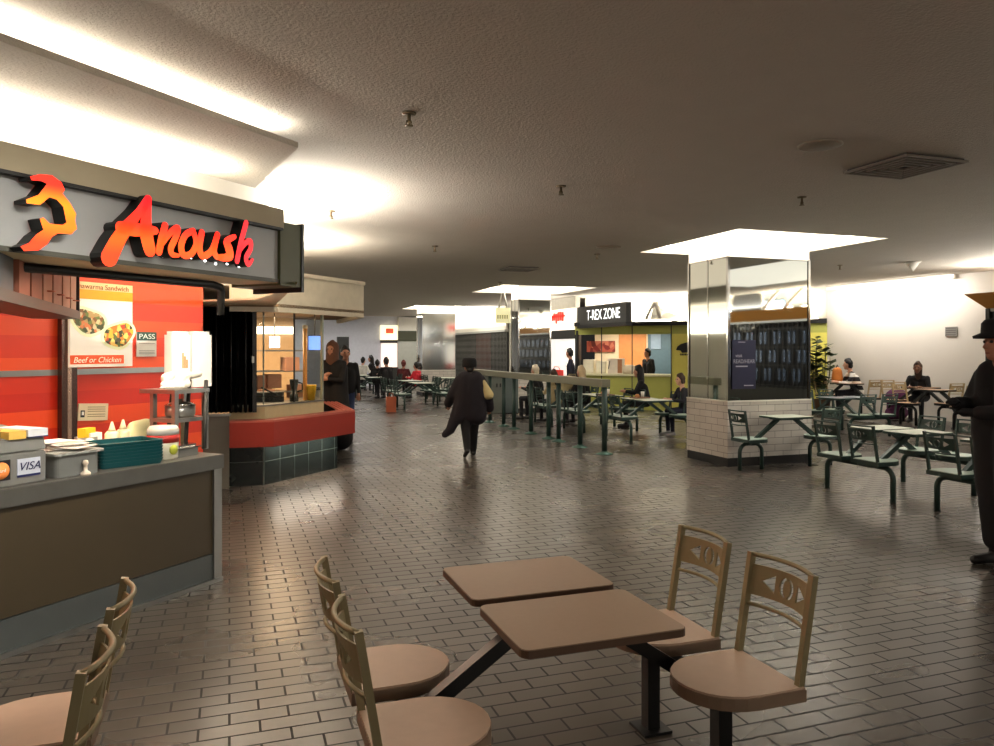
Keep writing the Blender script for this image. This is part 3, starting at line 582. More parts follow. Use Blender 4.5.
# ================================================================== SECOND KIOSK
S = Frame(.423, 10.11, 45)
t = inframe('snack_kiosk', 'octagonal snack kiosk with red tray rail and black tiled base', 'kiosk', S)
def wp(*pts): return [tuple(S.loc(Vector((p[0], p[1], 0))).xy) for p in pts]
base = wp((-.015, 10.15), (.423, 10.11), (1.485, 11.22), (1.485, 13.6), (-2.5, 13.6), (-2.5, 10.15))
b = MB(); b.prism(base, 0, .55, tileK); b.build('tiled_base', t)
redr = mat('red tray rail', (150, 44, 30), .45, 0, .06); 
def offs(o, z0, z1, m, mb, inn=None):
    k = o*.414; P = wp((-.015-.0, 10.15-o), (.423+k, 10.11-o), (1.485+o, 11.22-k), (1.485+o, 13.6), (-2.5, 13.6), (-2.5, 10.15-o)); mb.prism(P, z0, z1, m)
def P6(o): k = o*.414; return wp((.0, 10.15-o), (.423+k, 10.11-o), (1.485+o, 11.22-k), (1.485+o, 13.6))
def wallstrip(mb, o, th, z0, z1, m, a=0, c=4):
    A = P6(o)[a:c]; B = P6(o-th)[a:c]; n = len(A)
    for i in range(n-1): mb.add([(A[i][0], A[i][1], z0), (A[i+1][0], A[i+1][1], z0), (A[i+1][0], A[i+1][1], z1), (A[i][0], A[i][1], z1), (B[i][0], B[i][1], z0), (B[i+1][0], B[i+1][1], z0), (B[i+1][0], B[i+1][1], z1), (B[i][0], B[i][1], z1)], [(0, 1, 2, 3), (7, 6, 5, 4), (3, 2, 6, 7), (4, 5, 1, 0), (0, 3, 7, 4), (1, 5, 6, 2)], m)
b = MB(); wallstrip(b, .24, .035, .513, .82, redr); b.build('rail_front', t)
b = MB()
for o in (.24, .18, .12, .06): wallstrip(b, o, .035, .82, .846, mat('rail rim pale red', (176, 96, 82), .4))
b.build('tray_slide', t)
b = MB(); wallstrip(b, .2, .22, .66, .68, black); b.build('rail_shelf', t)
gl = glassmat('display glass'); XG = S.on_y(322, 380, .03).x
def P6g(o):
    A = P6(o)[:2]; return A+[(XG, A[1][1]), tuple(S.loc(S.wld(XG, A[1][1])+Vector((0, 2.3, 0))).xy)]
def strip2(mb, o, th, z0, z1, m):
    A, B = P6g(o), P6g(o-th)
    for i in range(3): mb.add([(A[i][0], A[i][1], z0), (A[i+1][0], A[i+1][1], z0), (A[i+1][0], A[i+1][1], z1), (A[i][0], A[i][1], z1), (B[i][0], B[i][1], z0), (B[i+1][0], B[i+1][1], z0), (B[i+1][0], B[i+1][1], z1), (B[i][0], B[i][1], z1)], [(0, 1, 2, 3), (7, 6, 5, 4), (3, 2, 6, 7), (4, 5, 1, 0), (0, 3, 7, 4), (1, 5, 6, 2)], m)
b = MB(); strip2(b, 0, .05, .55, 1.0, mat('cream kiosk panel', (190, 178, 140), .6)); b.build('ledge_panel', t)
b = MB(); strip2(b, .01, .45, 1.0, 1.02, steel); b.build('worktop', t)
b = MB(); wallstrip(b, .06, .5, .6, .66, steel, 1, 4); b.build('side_shelf', t)
zc = 2.22; PA = P6g(-.03)
for i in range(3):
    b = MB(); a, c = Vector(PA[i]), Vector(PA[i+1]); 
    b.add([(a.x, a.y, 1.02), (c.x, c.y, 1.02), (c.x, c.y, zc), (a.x, a.y, zc)], [(0, 1, 2, 3)], gl); b.build('glass_pane', t)
b = MB()
for p, r_ in zip(PA[1:3], (.007, .016)): b.tube([(p[0], p[1], 1.0), (p[0], p[1], zc)], r_, mat('glass edge post', (150, 158, 146), .3, .4), sq=True)
a, c = Vector(PA[1]), Vector(PA[2]); q = a.lerp(c, .5); b.tube([(q.x, q.y, 1.0), (q.x, q.y, zc)], .008, dkgrey, sq=True); b.build('glass_posts', t)
b = MB(); wallstrip(b, .36, .06, 2.19, 2.70, mat('cream fascia', (206, 198, 178), .7)); wallstrip(b, .38, .1, 2.66, 2.71, mat('cream fascia', (206, 198, 178), .7)); b.build('fascia', t)
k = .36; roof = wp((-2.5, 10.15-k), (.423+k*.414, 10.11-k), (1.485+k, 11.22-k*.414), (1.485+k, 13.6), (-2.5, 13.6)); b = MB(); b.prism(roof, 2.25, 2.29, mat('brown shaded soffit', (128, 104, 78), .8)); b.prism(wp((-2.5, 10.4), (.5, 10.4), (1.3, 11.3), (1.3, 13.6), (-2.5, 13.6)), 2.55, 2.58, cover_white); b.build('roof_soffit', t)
b = MB(); b.prism(wp((-2.5, 12.9), (1.0, 12.9), (1.0, 13.0), (-2.5, 13.0)), .55, 2.25, mat('warm back panel', (190, 164, 130), .6)); b.build('back_panel', t); b = MB(); b.prism(wp((-2.5, 12.84), (1.0, 12.84), (1.0, 12.9), (-2.5, 12.9)), 1.98, 2.1, mat('lit strip', (255, 246, 230), .5, emit=2.5)); b.build('light_strip', t)
KR = Frame(0, 0, 0)
for p, q2 in (((-.9, 10.6, 2.75), (.3, 10.6, 2.75)), ((.6, 10.9, 2.75), (1.4, 11.7, 2.75)), ((1.35, 11.9, 2.75), (1.35, 13.2, 2.75))): tubelight(RECESS[1], p, q2, 20)
area((.2, 11.2, 2.76), 2.0, .8, 190, rot=(PI, 0, .4)); area((.3, 11.6, 2.2), 1.6, .8, 100, (255, 214, 170))
area(S.wld(.75, -.1, .5), 1.4, .08, 14, (255, 240, 220), (0, 0, S.rot))
# grey half wall + folded gate
b = MB(); b.box(-2.5, .0, 10.0, 10.13, 0, .9, mat('grey half wall', (104, 100, 90), .6)); b.box(-2.5, .02, 9.98, 10.14, .9, .93, steel); o = b.build('half_wall'); tag(o, 'low grey half wall under the folded black gate', 'half wall')
ga = W0.on_y(200, 380, 10.06); gb = W0.on_y(254, 380, 10.06)
t = thing('folding_gate', 'black folding gate bunched up beside the glass snack kiosk', 'gate', (ga.x, 10.06, .94)); gw = gb.x-ga.x; gh = 1.38
b = MB(); n = 22; pts = [(gw*(i+.5)/n, .09*(1 if i % 2 else -1)) for i in range(n)]
for i in range(n-1):
    for z0 in np.arange(0, gh-.01, gh/6): b.add([(pts[i][0], pts[i][1], z0), (pts[i+1][0], pts[i+1][1], z0), (pts[i+1][0], pts[i+1][1], z0+gh/6), (pts[i][0], pts[i][1], z0+gh/6)], [(0, 1, 2, 3)], mat('black gate leaf', (20, 22, 24), .4, .2))
b.build('leaves', t); b = MB()
for i in range(0, n, 3): b.tube([(pts[i][0], pts[i][1], 0), (pts[i][0], pts[i][1], gh)], .012, blackmetal, 6)
b.box(-.03, .02, -.1, .1, 0, gh, blackmetal); b.box(gw-.02, gw+.03, -.1, .1, 0, gh, blackmetal); b.box(-.05, gw+.1, -.05, .05, gh-.05, gh, blackmetal); b.build('gate_frame', t)
b = MB(); b.box(.03, .07, -.13, -.1, .5, .72, steel); b.box(gw-.03, gw, -.12, -.1, .62, .7, steel); b.build('lock_plate', t)
# goods behind the glass
pk = mat('salmon carton', (222, 168, 140), .6, 0, .06); first = None
for px, py, l in ((262, 382, 'salmon carton lowest at the left behind the kiosk glass'), (272, 381, 'salmon carton low beside the glass mullion'), (265, 396, 'salmon carton on the worktop by the gate'), (290, 364, 'salmon carton highest in the kiosk window'), (296, 391, 'salmon carton low in the middle of the kiosk window')):
    p = W0.on_y(px, py, 11.6+.12*(px % 5)); 
    if first is None:
        first = thing('carton', l, 'carton', p-Vector((0, 0, .1)), 20, 'salmon cartons in the kiosk'); b = MB(); b.rbox(-.11, .11, -.1, .1, 0, .2, .015, pk); b.build('carton_box', first); b = MB(); b.box(-.111, .111, -.02, .02, .2, .202, mat('pale tape', (236, 206, 180), .5)); b.build('tape', first)
    else: dup(first, l, p-Vector((0, 0, .1)), 20)
b = MB()
for z in (1.12, 1.42, 1.72): b.box(-.9, 1.1, 11.5, 11.95, z-.02, z, steel)
for x in (-.88, .1, 1.08): b.box(x-.02, x+.02, 11.92, 11.95, 1.02, 1.9, steel)
o = b.build('display_rack'); tag(o, 'steel rack of shelves behind the kiosk glass', 'rack')
def spot(px, py, wy): return W0.on_y(px, py, wy)
p = spot(294, 402, 10.75); t = thing('blender_jug', 'dark blender jug on the worktop behind the kiosk glass', 'blender', (p.x, p.y, 1.02)); b = MB(); b.lathe([(.06, 0), (.055, .1), (.035, .11), (.06, .28), (.06, .3)], mat('dark jug', (40, 48, 46), .3)); b.build('jug', t); b = MB(); b.tube([(.05, 0, .26), (.11, 0, .24), (.11, 0, .15), (.045, 0, .13)], .01, black, 6); b.build('handle', t)
p = spot(311, 400, 10.9); t = thing('yellow_cup', 'yellow paper cup at the right of the kiosk window', 'cup', (p.x, p.y, 1.02)); b = MB(); b.lathe([(.05, 0), (.075, .2), (.078, .21), (.07, .2), (.05, .02)], mat('yellow cup', (232, 190, 50), .5)); b.build('cup_body', t)
p = spot(276, 404, 10.8); t = thing('sandwich_grill', 'black hinged sandwich grill behind the kiosk glass', 'grill', (p.x-.1, p.y, 1.02)); b = MB(); b.rbox(-.2, .2, -.12, .12, 0, .07, .03, black); b.build('lower_plate', t); b = MB(); b.rbox(-.2, .2, -.12, .12, .08, .13, .03, dkgrey); b.build('upper_plate', t); b = MB(); b.tube([(.1, -.12, .1), (-.1, -.2, .2)], .012, black, 6); b.build('handle', t)
p = spot(305, 365, 10.9); t = thing('amber_tube', 'tall amber plastic tube standing in the kiosk window', 'tube', (p.x, p.y, 1.02)); b = MB(); b.lathe([(.03, 0), (.03, 1.0)], mat('amber tube', (206, 146, 70), .3, emit=.1)); b.build('tube_body', t); b = MB(); b.lathe([(.036, 1.0), (.036, 1.04), (.01, 1.05)], cream); b.build('cap', t)
p = spot(274.6, 342, 11.4); t = thing('square_lamp', 'small glowing square lamp hanging inside the kiosk', 'lamp', (p.x, p.y, p.z)); b = MB(); b.box(-.07, .07, -.02, .02, -.08, .08, mat('glowing lamp panel', (255, 252, 244), .5, emit=7)); b.build('panel', t); b = MB(); b.box(-.078, .078, .02, .04, -.088, .088, dkgrey); b.tube([(0, .02, .08), (0, .02, 2.25-p.z)], .006, dkgrey, 6); b.build('bracket', t)
p = spot(315, 343, 11.2); t = thing('blue_monitor', 'small blue and white screen at the right edge of the kiosk', 'screen', (p.x, p.y, p.z)); b = MB(); b.box(-.09, .09, -.02, 0, -.1, .1, mat('blue screen', (110, 150, 230), .4, emit=1.6)); b.build('display', t); b = MB(); b.box(-.1, .1, 0, .03, -.11, .11, dkgrey); b.tube([(0, .02, .1), (0, .02, 2.25-p.z)], .008, dkgrey, 6); b.build('casing', t)
# ================================================================== CORNER STALL WITH BLACK SIGN (45 degree front)
T = Frame(9.73, 20.6, -45); TL = 6.89
lime = mat('yellow green panel', (168, 170, 88), .45, 0, .05); yel = mat('bright yellow panel', (214, 206, 104), .5, 0, .04)
def tx(px, py, yl=0): q = T.on_y(px, py, yl); return q.x, q.z
t = inframe('corner_stall', 'lime green food stall front with dark top band in the far corner', 'food stall', T)
xl, _ = tx(579, 350); xr, _ = tx(671, 350); zf = tx(620, 334.3)[1]; zc = 1.03
b = MB(); b.box(0, TL, -.1, .25, zf+.24, zf+.36, black); b.build('top_band', t)
b = MB(); b.box(0, TL, -.02, .2, zf, zf+.24, lime); b.build('fascia', t)
b = MB(); b.box(0, xl, -.02, .2, 0, zf, black); b.build('end_post', t)
b = MB(); b.box(xl, xr, -.04, .05, 0, zc-.06, lime); b.build('counter_front', t)
b = MB(); b.box(xl, xr, -.1, .5, zc-.06, zc, mat('pale counter', (216, 212, 176), .4)); b.build('countertop', t)
b = MB(); b.box(xr, TL, -.02, .2, 0, zf, yel); b.build('side_panel', t)
b = MB(); [b.box(tx(px, 380)[0]-.012, tx(px, 380)[0]+.012, -.045, -.03, 0, zf+.24, dkgrey) for px in (602, 632.5, 671.5)]; b.build('panel_joints', t)
b = MB(); b.box(xl-.3, xr+.5, 2.4, 2.5, 0, 2.45, mat('cream stall wall', (232, 214, 184), .7)); b.box(tx(619, 350, 2.38)[0], tx(646, 350, 2.38)[0], 2.36, 2.4, 0, 2.4, mat('orange stall panel', (206, 140, 84), .5)); b.box(tx(648, 350, 2.38)[0], xr+.5, 2.36, 2.4, 0, 2.4, mat('blue grey stall door', (92, 116, 128), .5)); b.box(tx(651, 350, 2.36)[0], tx(661, 350, 2.36)[0], 2.33, 2.36, 1.75, 2.3, mat('pale blue paper', (140, 160, 180), .5)); b.build('back_wall', t)
b = MB(); b.box(0, TL, 0, 2.5, 2.42, 2.45, cream); b.build('stall_ceiling', t)
a = tx(587, 352, 2.36)[0]; c = tx(615, 352, 2.36)[0]; q = T.on_y(601, 341, 2.36).z; q2 = T.on_y(601, 352, 2.36).z
b = MB(); b.box(a, c, 2.33, 2.36, q2, q, blotch('red brown food picture', [(150, 70, 56), (120, 40, 36), (184, 110, 86), (96, 36, 30), (170, 84, 64)], 6)); b.build('food_picture', t)
# dark emblem on the yellow panel
EM = [(676, 350), (677.5, 346.5), (681, 344), (686, 342.5), (692, 342), (696, 345), (697, 349), (694, 350.5), (690, 350), (690, 352.5), (682, 352.8), (680.5, 350.5)]
me = fill2d([[(T.on_y(x, y, -.03).x, T.on_y(x, y, -.03).z) for x, y in EM]], .004); me.transform(Matrix.Rotation(PI/2, 4, 'X')); me.transform(Matrix.Translation((0, -.03, 0))); me.materials.clear(); me.materials.append(black)
o = bpy.data.objects.new('dark_emblem', me); col.objects.link(o); o.parent = t
b = MB()
for k in range(7): x_, z_ = tx(681+k*1.6, 354.3); b.box(x_-.016, x_+.016, -.03, -.02, z_-.03, z_+.02, black)
b.build('emblem_teeth', t)
for px, yy, s_ in ((649, .6, .22),): pass
# projecting black sign box (runs along the floor grid)
t = thing('sign_box', 'black box sign with white T-REX ZONE letters above the lime stall', 'sign', (9.78, 17.62, 0), -90)   # local x runs towards -y
b = MB(); b.box(-2.95, 0, 0, .16, 2.46, 2.985, mat('charcoal sign box', (58, 58, 56), .5)); b.build('box', t); b = MB(); b.box(-3.0, .02, -.02, .18, 2.36, 2.46, black); b.build('lower_band', t)
text('lettering', 'T-REX ZONE', .45, mat('glowing white letter', (250, 250, 246), .4, emit=1.6), t, (-(W0.on_x(603, 316, 9.78).y-17.62)*-1*-1, -.012, 2.72), fit=(abs(W0.on_x(586.5, 316, 9.78).y-W0.on_x(619.5, 316, 9.78).y), .29))
for o in bpy.data.objects:
    pass
# stall goods and white V beams
b = MB(); a_ = T.on_y(655.5, 322, -.3); 
t = inframe('roof_strut', 'white V shaped strut above the lime stall', 'strut', T, 0, 0, 0)
p1 = T.on_y(654, 302, .1); p2 = T.on_y(646, 319, .1); p3 = T.on_y(650.5, 319, .1); p4 = T.on_y(664, 319, .4)
b.tube([p1, p2], .04, white, 6); b.build('slanted_bar', t); b = MB(); b.tube([p1+Vector((.05, 0, 0)), p3+Vector((.3, 0, 0))], .06, white, 6); b.build('slanted_bar', t)
b = MB(); b.add([tuple(p1), tuple(p3), tuple(T.on_y(690, 319, .5)), tuple(T.on_y(668, 312, .5))], [(0, 1, 2, 3)], white); b.build('tilted_sheet', t)
b = MB(); b.box(0, TL, .9, 1.0, 2.45, CZ, white); TWf = struct('wall_over_corner_stall', b, T)
for k in range(5): tubelight(TWf, (.3+k*1.3, .55, 2.55), (1.45+k*1.3, .55, 2.55), 18)
area(T.wld(3.4, .45, 2.6), 6.2, .3, 220, rot=(PI, 0, T.rot))
area(T.wld((xl+xr)/2, 1.3, 2.38), xr-xl, .8, 85, (255, 244, 226), (0, 0, T.rot))
gw = mat('white stall appliance', (232, 224, 200), .5)
for px0, px1, ytop, l in ((583, 595, 359.5, 'white counter cabinet at the left end of the lime stall'), (596, 607.5, 361, 'white counter cabinet second from the left in the lime stall')):
    a = T.on_y(px0, 370, .25); c = T.on_y(px1, 370, .25); zt = T.on_y(px0, ytop, .25).z; t = inframe('counter_cabinet', l, 'cabinet', T, (a.x+c.x)/2, .3, zc, 0, 'white cabinets on the lime stall'); w = (c.x-a.x)/2-.02
    b = MB(); b.box(-w, w, -.12, .15, 0, zt-zc, gw); b.build('cabinet_body', t, bevel=.01); b = MB(); b.box(-w*.85, w*.85, -.13, -.12, .04, zt-zc-.05, mat('pale door panel', (240, 234, 212), .5)); b.build('door', t)
a = T.on_y(609, 370, .1); c = T.on_y(623.5, 370, .1); t = inframe('paper_bag', 'tall white and brown paper bag on the lime stall counter', 'bag', T, (a.x+c.x)/2, .1, zc); w = (c.x-a.x)/2; hh = T.on_y(616, 358.5, .1).z-zc
b = MB(); b.box(-w, w, -.12, .12, 0, hh, mat('white paper bag', (226, 214, 196), .6)); b.build('bag_body', t); b = MB(); b.box(w*.35, w*.95, -.124, -.12, 0.02, hh*.95, mat('brown paper side', (176, 124, 86), .6)); b.build('brown_side', t); b = MB(); b.tube([(-w*.9, -.125, hh*.3), (-w*.7, -.13, hh*.85)], .012, black, 6); b.build('handle', t)
a = T.on_y(630, 370, .2); t = inframe('wrapped_bundle', 'low white wrapped bundle right of the paper bag', 'bundle', T, a.x, .15, zc); blob('bundle_body', [((-.22, 0, .1), (.22, 0, .1), .12, .1, 0), ((-.1, 0, .16), (.1, 0, .17), .1, .09, 0)], [mat('white wrap', (230, 218, 196), .6)], t, .02)
b = MB(); b.box(-1.5, 1.3, -.3, .3, 0, .95, steel); b.box(-1.5, 1.3, -.3, .3, .95, .98, white); o = b.build('rear_bench'); o.location = T.wld(tx(602, 360, 2)[0], 1.95, 0); o.rotation_euler = (0, 0, T.rot); tag(o, 'steel bench along the back of the lime stall', 'bench')
t = inframe('coffee_machine', 'dark and steel appliance on the rear bench of the lime stall', 'appliance', T, T.on_y(611, 355, 1.95).x, 1.95, .98); b = MB(); b.box(-.3, .3, -.2, .2, 0, .3, steel); b.build('body', t, bevel=.01); b = MB(); b.box(-.28, .28, -.21, -.2, .12, .26, black); b.build('front_panel', t)
# ------------------------------------------------------------------ stores along the inner side wall x = 9.78
RX = 9.78
def sx(px, py): q = W0.on_x(px, py, RX); return q.y, q.z
t = thing('red_sign_stall', 'bright white stall with red lettered sign left of the black box sign', 'food stall', (RX, 0, 0))
y0, y1 = sx(576.5, 340)[0], sx(547, 340)[0]; zb0 = 2.28
b = MB(); b.box(-.06, .02, y0, y1+3, 2.06, 2.33, black); b.build('dark_band', t)
b = MB(); b.box(-.1, .0, y0, y1+3, 2.33, 2.98, mat('lit white sign', (250, 240, 226), .5, emit=1.1)); b.build('lit_sign', t)
b = MB(); rd = mat('red sign lettering', (236, 60, 44), .5, emit=.9); yy = y1
b.box(-.105, -.1, y0+.6, y1+.5, 2.74, 2.80, rd)
random.seed(5)
for k in range(12):
    y_ = y0+.7+k*(y1-y0-.3)/12; b.box(-.105, -.1, y_, y_+.14, 2.60+random.uniform(-.06, .05), 2.8+random.uniform(0, .12), rd)
b.build('red_marks', t)
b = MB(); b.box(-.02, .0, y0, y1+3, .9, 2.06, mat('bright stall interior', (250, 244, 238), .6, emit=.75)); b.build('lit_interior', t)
b = MB(); b.box(-.3, .0, y0, y1+3, 0, .9, dkgrey); b.build('counter', t); b = MB(); b.box(-.05, .0, y0-.12, y0, 0, 2.3, black); b.build('end_post', t)
p = W0.on_x(556.5, 361, RX-.15); t = thing('red_basket', 'small red basket on the white stall counter', 'basket', (p.x, p.y, .9)); b = MB(); b.prism(rrect(-.12, .12, -.3, .3, .04), 0, .2, mat('red basket', (214, 50, 40), .5)); b.build('basket_body', t); b = MB(); b.tube([(-.0, -.28, .2), (0, -.15, .3), (0, .15, .3), (0, .28, .2)], .012, mat('red basket', (214, 50, 40), .5), 6); b.build('handle', t)
# closed grey gates further along
def gate_store(name, label, xa, ya, yb, ztop, zf, axis='x', rust=None):
    t = thing(name, label, 'store front', (xa, ya, 0), 0); L = yb-ya
    b = MB(); b.box(-.02, .02, 0, L, 0, ztop, mat('dark store interior', (40, 38, 36), .8)); b.build('dark_interior', t)
    b = MB(); n = int(L/.16)
    for i in range(n+1): b.box(-.09, -.075, i*L/n-.012, i*L/n+.012, 0, ztop, mat('dull gate metal', (112, 114, 108), .35, .5))
    for i in range(n):
        for z in np.arange(0, ztop-.1, ztop/9): 
            for s_ in (0, 1): b.add([(-.085, (i+s_)*L/n-.008, z), (-.085, (i+s_)*L/n+.008, z), (-.085, (i+1-s_)*L/n+.008, z+ztop/9), (-.085, (i+1-s_)*L/n-.008, z+ztop/9)], [(0, 1, 2, 3)], mat('dull gate metal', (112, 114, 108), .35, .5))
    b.build('folding_gate', t)
    b = MB(); b.box(-.14, .02, 0, L, ztop, ztop+.08, greypanel); b.build('gate_rail', t)
    b = MB(); b.box(-.1, .02, 0, L, ztop+.08, zf, white); b.build('fascia', t)
    if rust:
        b = MB(); b.box(-.06, -.03, L*rust[0], L*rust[1], 0.02, ztop, mat('dark red door', (88, 40, 34), .6)); b.build('red_door', t)
    return t
ya, yb = sx(509, 345)[0], sx(456.5, 345)[0]
gate_store('gated_store', 'closed store with grey folding gate left of the middle column', RX-.02, ya, yb, 2.4, CZ, rust=(.28, .55))
wl = MB(); wl.box(RX-.06, RX, ya, yb, 2.5, CZ, cover_white); WF = struct('trim_2', wl)
area((RX-.6, (ya+yb)/2, 2.6), .3, yb-ya, 150, rot=(PI, 0, 0)); area((RX-.5, (y0+y1)/2+1, 3.0), .3, 4, 22, rot=(PI, 0, 0))
# far wall stalls
FY = 35.95
def fx(px, py): q = W0.on_y(px, py, FY); return q.x, q.z
t = thing('far_lit_stall', 'small far stall with red and white lit sign, left of the grey panel', 'food stall', (0, FY, 0))
a, _ = fx(380, 340); c, _ = fx(397, 340)
b = MB(); b.box(a, c, -.15, 0, fx(388, 340)[1], fx(388, 325.5)[1], mat('far lit sign', (250, 236, 200), .5, emit=1.2)); b.build('lit_sign', t)
b = MB(); b.box(a+(c-a)*.3, a+(c-a)*.75, -.17, -.15, fx(388, 333.5)[1], fx(388, 328.5)[1], mat('red orange mark', (222, 96, 60), .5, emit=.6)); b.build('sign_mark', t)
b = MB(); b.box(a, c, -.1, 0, fx(388, 343)[1], fx(388, 340)[1], dkgrey); b.build('dark_band', t)
b = MB(); b.box(a+.05, c, -.05, 0, .9, fx(388, 343)[1], mat('far lit screen', (250, 226, 214), .5, emit=.9)); b.build('lit_interior', t); b = MB(); b.box(a, c, -.3, 0, 0, .9, dkgrey); b.build('counter', t)
t = thing('grey_panel_stall', 'far stall closed by a plain grey panel under a white box', 'food stall', (0, FY, 0))
a, _ = fx(397.5, 340); c, _ = fx(424, 340)
b = MB(); b.box(a, c, -.3, 0, fx(405, 331)[1], fx(405, 317.5)[1], white); b.build('white_box', t); b = MB(); b.box(a, c, -.25, 0, fx(405, 341)[1], fx(405, 331)[1], mat('dark green menu', (70, 72, 52), .6)); b.build('menu_band', t)
b = MB(); b.box(a, c, -.2, 0, 0, fx(405, 341)[1], mat('pale grey roller panel', (176, 178, 170), .6)); b.build('roller_panel', t)
area((a+1, FY-1.5, 3.0), 2, .4, 30)
b = MB(); px0 = fx(331, 350)[0]; b.box(px0, fx(342, 350)[0], -.2, 0, 0, 2.3, black); o = b.build('dark_doorway'); o.location = (0, FY-2, 0); tag(o, 'dark doorway panel behind the standing couple', 'doorway'); b = MB()
area((4.5, 33, 3.2), 4, 1, 150)
# ------------------------------------------------------------------ brown banded store on the right
BX = 14.0; BY1 = 10.85
def mir(px, py, x=BX): q = W0.on_x(px, py, x); return Vector((x, 18.85-q.y, q.z))
t = thing('brown_store', 'closed store with brown band and black grille at the right edge', 'store front', (BX, 0, 0))
bb = mat('caramel brown band', (176, 122, 52), .5, 0, .06)
Tb = Matrix(((0, 0, 0, 0),)*4)
b = MB(); y0, y1 = -6, BY1
P = [(-.02, 2.53), (-.35, 2.82), (.3, 2.82), (.3, 2.53)]
vs = [(x, y0, z) for x, z in P]+[(x, y1+(.22 if z > 2.7 else 0), z) for x, z in P]; b.add(vs, [(0, 1, 5, 4), (1, 2, 6, 5), (2, 3, 7, 6), (3, 0, 4, 7), (4, 5, 6, 7), (3, 2, 1, 0)], bb); b.build('brown_band', t)
b = MB(); b.box(0.25, .3, y0, y1, 0, 2.53, mat('dark shop interior', (16, 18, 22), .7)); b.build('dark_interior', t)
gm = mat('blue grille highlight', (92, 106, 130), .25, .6); b = MB(); yv = y0; 
ys = np.arange(y0, y1, .19)
for i, y in enumerate(ys):
    b.box(.0, .03, y-.02, y+.02, 0, 2.5, blackmetal)
    for z in (1.05, 1.55, 2.05): 
        if (i*7+int(z*10)) % 3: b.box(-.015, .0, y+.03, y+.1, z-.16, z+.17, gm)  # blue plates are painted highlights on the grille slats
for z in (.75, 1.3, 1.8, 2.3): b.box(-.01, .04, y0, y1, z-.015, z+.015, blackmetal)
b.box(-.05, .05, y1-.08, y1, 0, 2.53, black); b.box(-.02, .05, y0, y1, 2.47, 2.53, greypanel); b.build('grille', t)
b = MB(); b.box(.0, .2, y0, y1, 0, .7, mat('dark plinth', (40, 40, 36), .6)); b.build('plinth', t)
# drum, beams and blue panel above the band, seen in the column mirrors
b = MB(); c = mir(744, 307); c2 = mir(744, 286); rr = abs(c2.z-c.z)*1.15
dr = [(0, c.y+rr*math.cos(2*PI*k/32), c.z+rr*math.sin(2*PI*k/32)) for k in range(32)]
b.add([(.1, y, z) for _, y, z in dr], [tuple(range(32))], mat('grey drum face', (128, 130, 132), .5)); b.build('drum_face', t)
b = MB(); b.tube([(.1, y, z) for _, y, z in dr+dr[:1]], .04, white, 6); b.tube([(.6, y-1.3+.0, z) for _, y, z in [(0, c.y+rr*1.15*math.cos(PI*k/16), c.z+rr*1.15*math.sin(PI*k/16)) for k in range(17)]], .04, white, 6); b.build('drum_rings', t)
b = MB(); 
for p, q in (((784, 308), (807, 284)), ((764, 308), (782, 287)), ((772, 288), (808, 283))): b.tube([mir(*p)-Vector((BX, 0, 0)), mir(*q)-Vector((BX, 0, 0))], .05, white, 6)
b.build('white_beams', t)
b = MB(); pa, pb = mir(776, 308), mir(830, 295); b.box(.45, .5, -6, mir(770, 308).y, 2.82, 3.1, mat('sky blue panel', (130, 176, 224), .5, emit=.35)); b.build('blue_panel', t)
bw = MB(); bw.box(.55, .6, -6.5, BY1+.2, 2.5, CZ, mat('grey upper wall', (150, 148, 142), .8)); o = struct('wall_over_brown_store', bw); o.location = (BX, 0, 0)
for k in range(9): tubelight(o, (.35, -4.5+k*1.75, 2.88), (.35, -3.1+k*1.75, 2.88), 16)
area((BX+.2, 3, 2.92), .4, 15, 480, rot=(PI, 0, 0)); area((13.6, 8.0, 2.9), .3, 5, 300, rot=(PI, -.85, 0)); area((12.2, 2.5, 3.25), .3, 9, 130, rot=(0, -.85, 0), spread=1.4)  # last lamp is an added fill that brightens the store front
# wall washer along the right wall behind the tables
bw = MB(); bw.box(14.45, 14.5, 11.95, 15.6, 3.24, CZ, white); o = struct('trim_3', bw)
for k in range(2): tubelight(o, (14.55, 12.2+k*1.7, 3.29), (14.55, 13.6+k*1.7, 3.29), 12)
area((13.9, 13.6, 3.29), .3, 3.6, 110, rot=(0, -.5, 0))
p = W0.on_x(951.5, 331.5, 14.585); t = thing('wall_plate', 'grey square plate high on the white wall', 'wall plate', (14.59, p.y, p.z)); b = MB(); b.box(-.02, 0, -.14, .14, -.1, .1, mat('grey plate', (134, 130, 126), .5)); b.build('plate', t); b = MB(); [b.box(-.024, -.02, -.12, .12, -.07+k*.045, -.06+k*.045, dkgrey) for k in range(4)]; b.build('slots', t)
# ================================================================== POSTER ON THE NEAREST COLUMN
q0 = W0.on_y(732, 345, 9.41); q1 = W0.on_y(755.5, 345, 9.41); zt = W0.on_y(740, 340, 9.41).z; zb = W0.on_y(740, 389, 9.41).z
t = thing('blue_poster', 'dark blue poster stuck on the mirror of the nearest column', 'poster', ((q0.x+q1.x)/2, 9.405, (zt+zb)/2)); w, h = (q1.x-q0.x)/2, (zt-zb)/2
b = MB(); b.box(-w, w, 0, .008, -h, h, mat('navy poster', (36, 38, 66), .35)); b.build('sheet', t)
lt = mat('pale poster lettering', (170, 170, 184), .5); text('lettering', 'visit', .075, lt, t, (-w*.45, -.003, h*.36)); text('lettering', 'READ/HEAR', .085, lt, t, (0.0, -.003, h*.12), font_sx=.85)
b = MB(); b.box(-w*.7, w*.3, -.002, 0, -h*.1, -h*.05, lt); b.box(w*.0, w*.8, -.002, 0, -h*.88, -h*.84, lt); b.box(-w*.5, w*.1, -.002, 0, h*.9, h*.93, lt); b.build('print_lines', t)
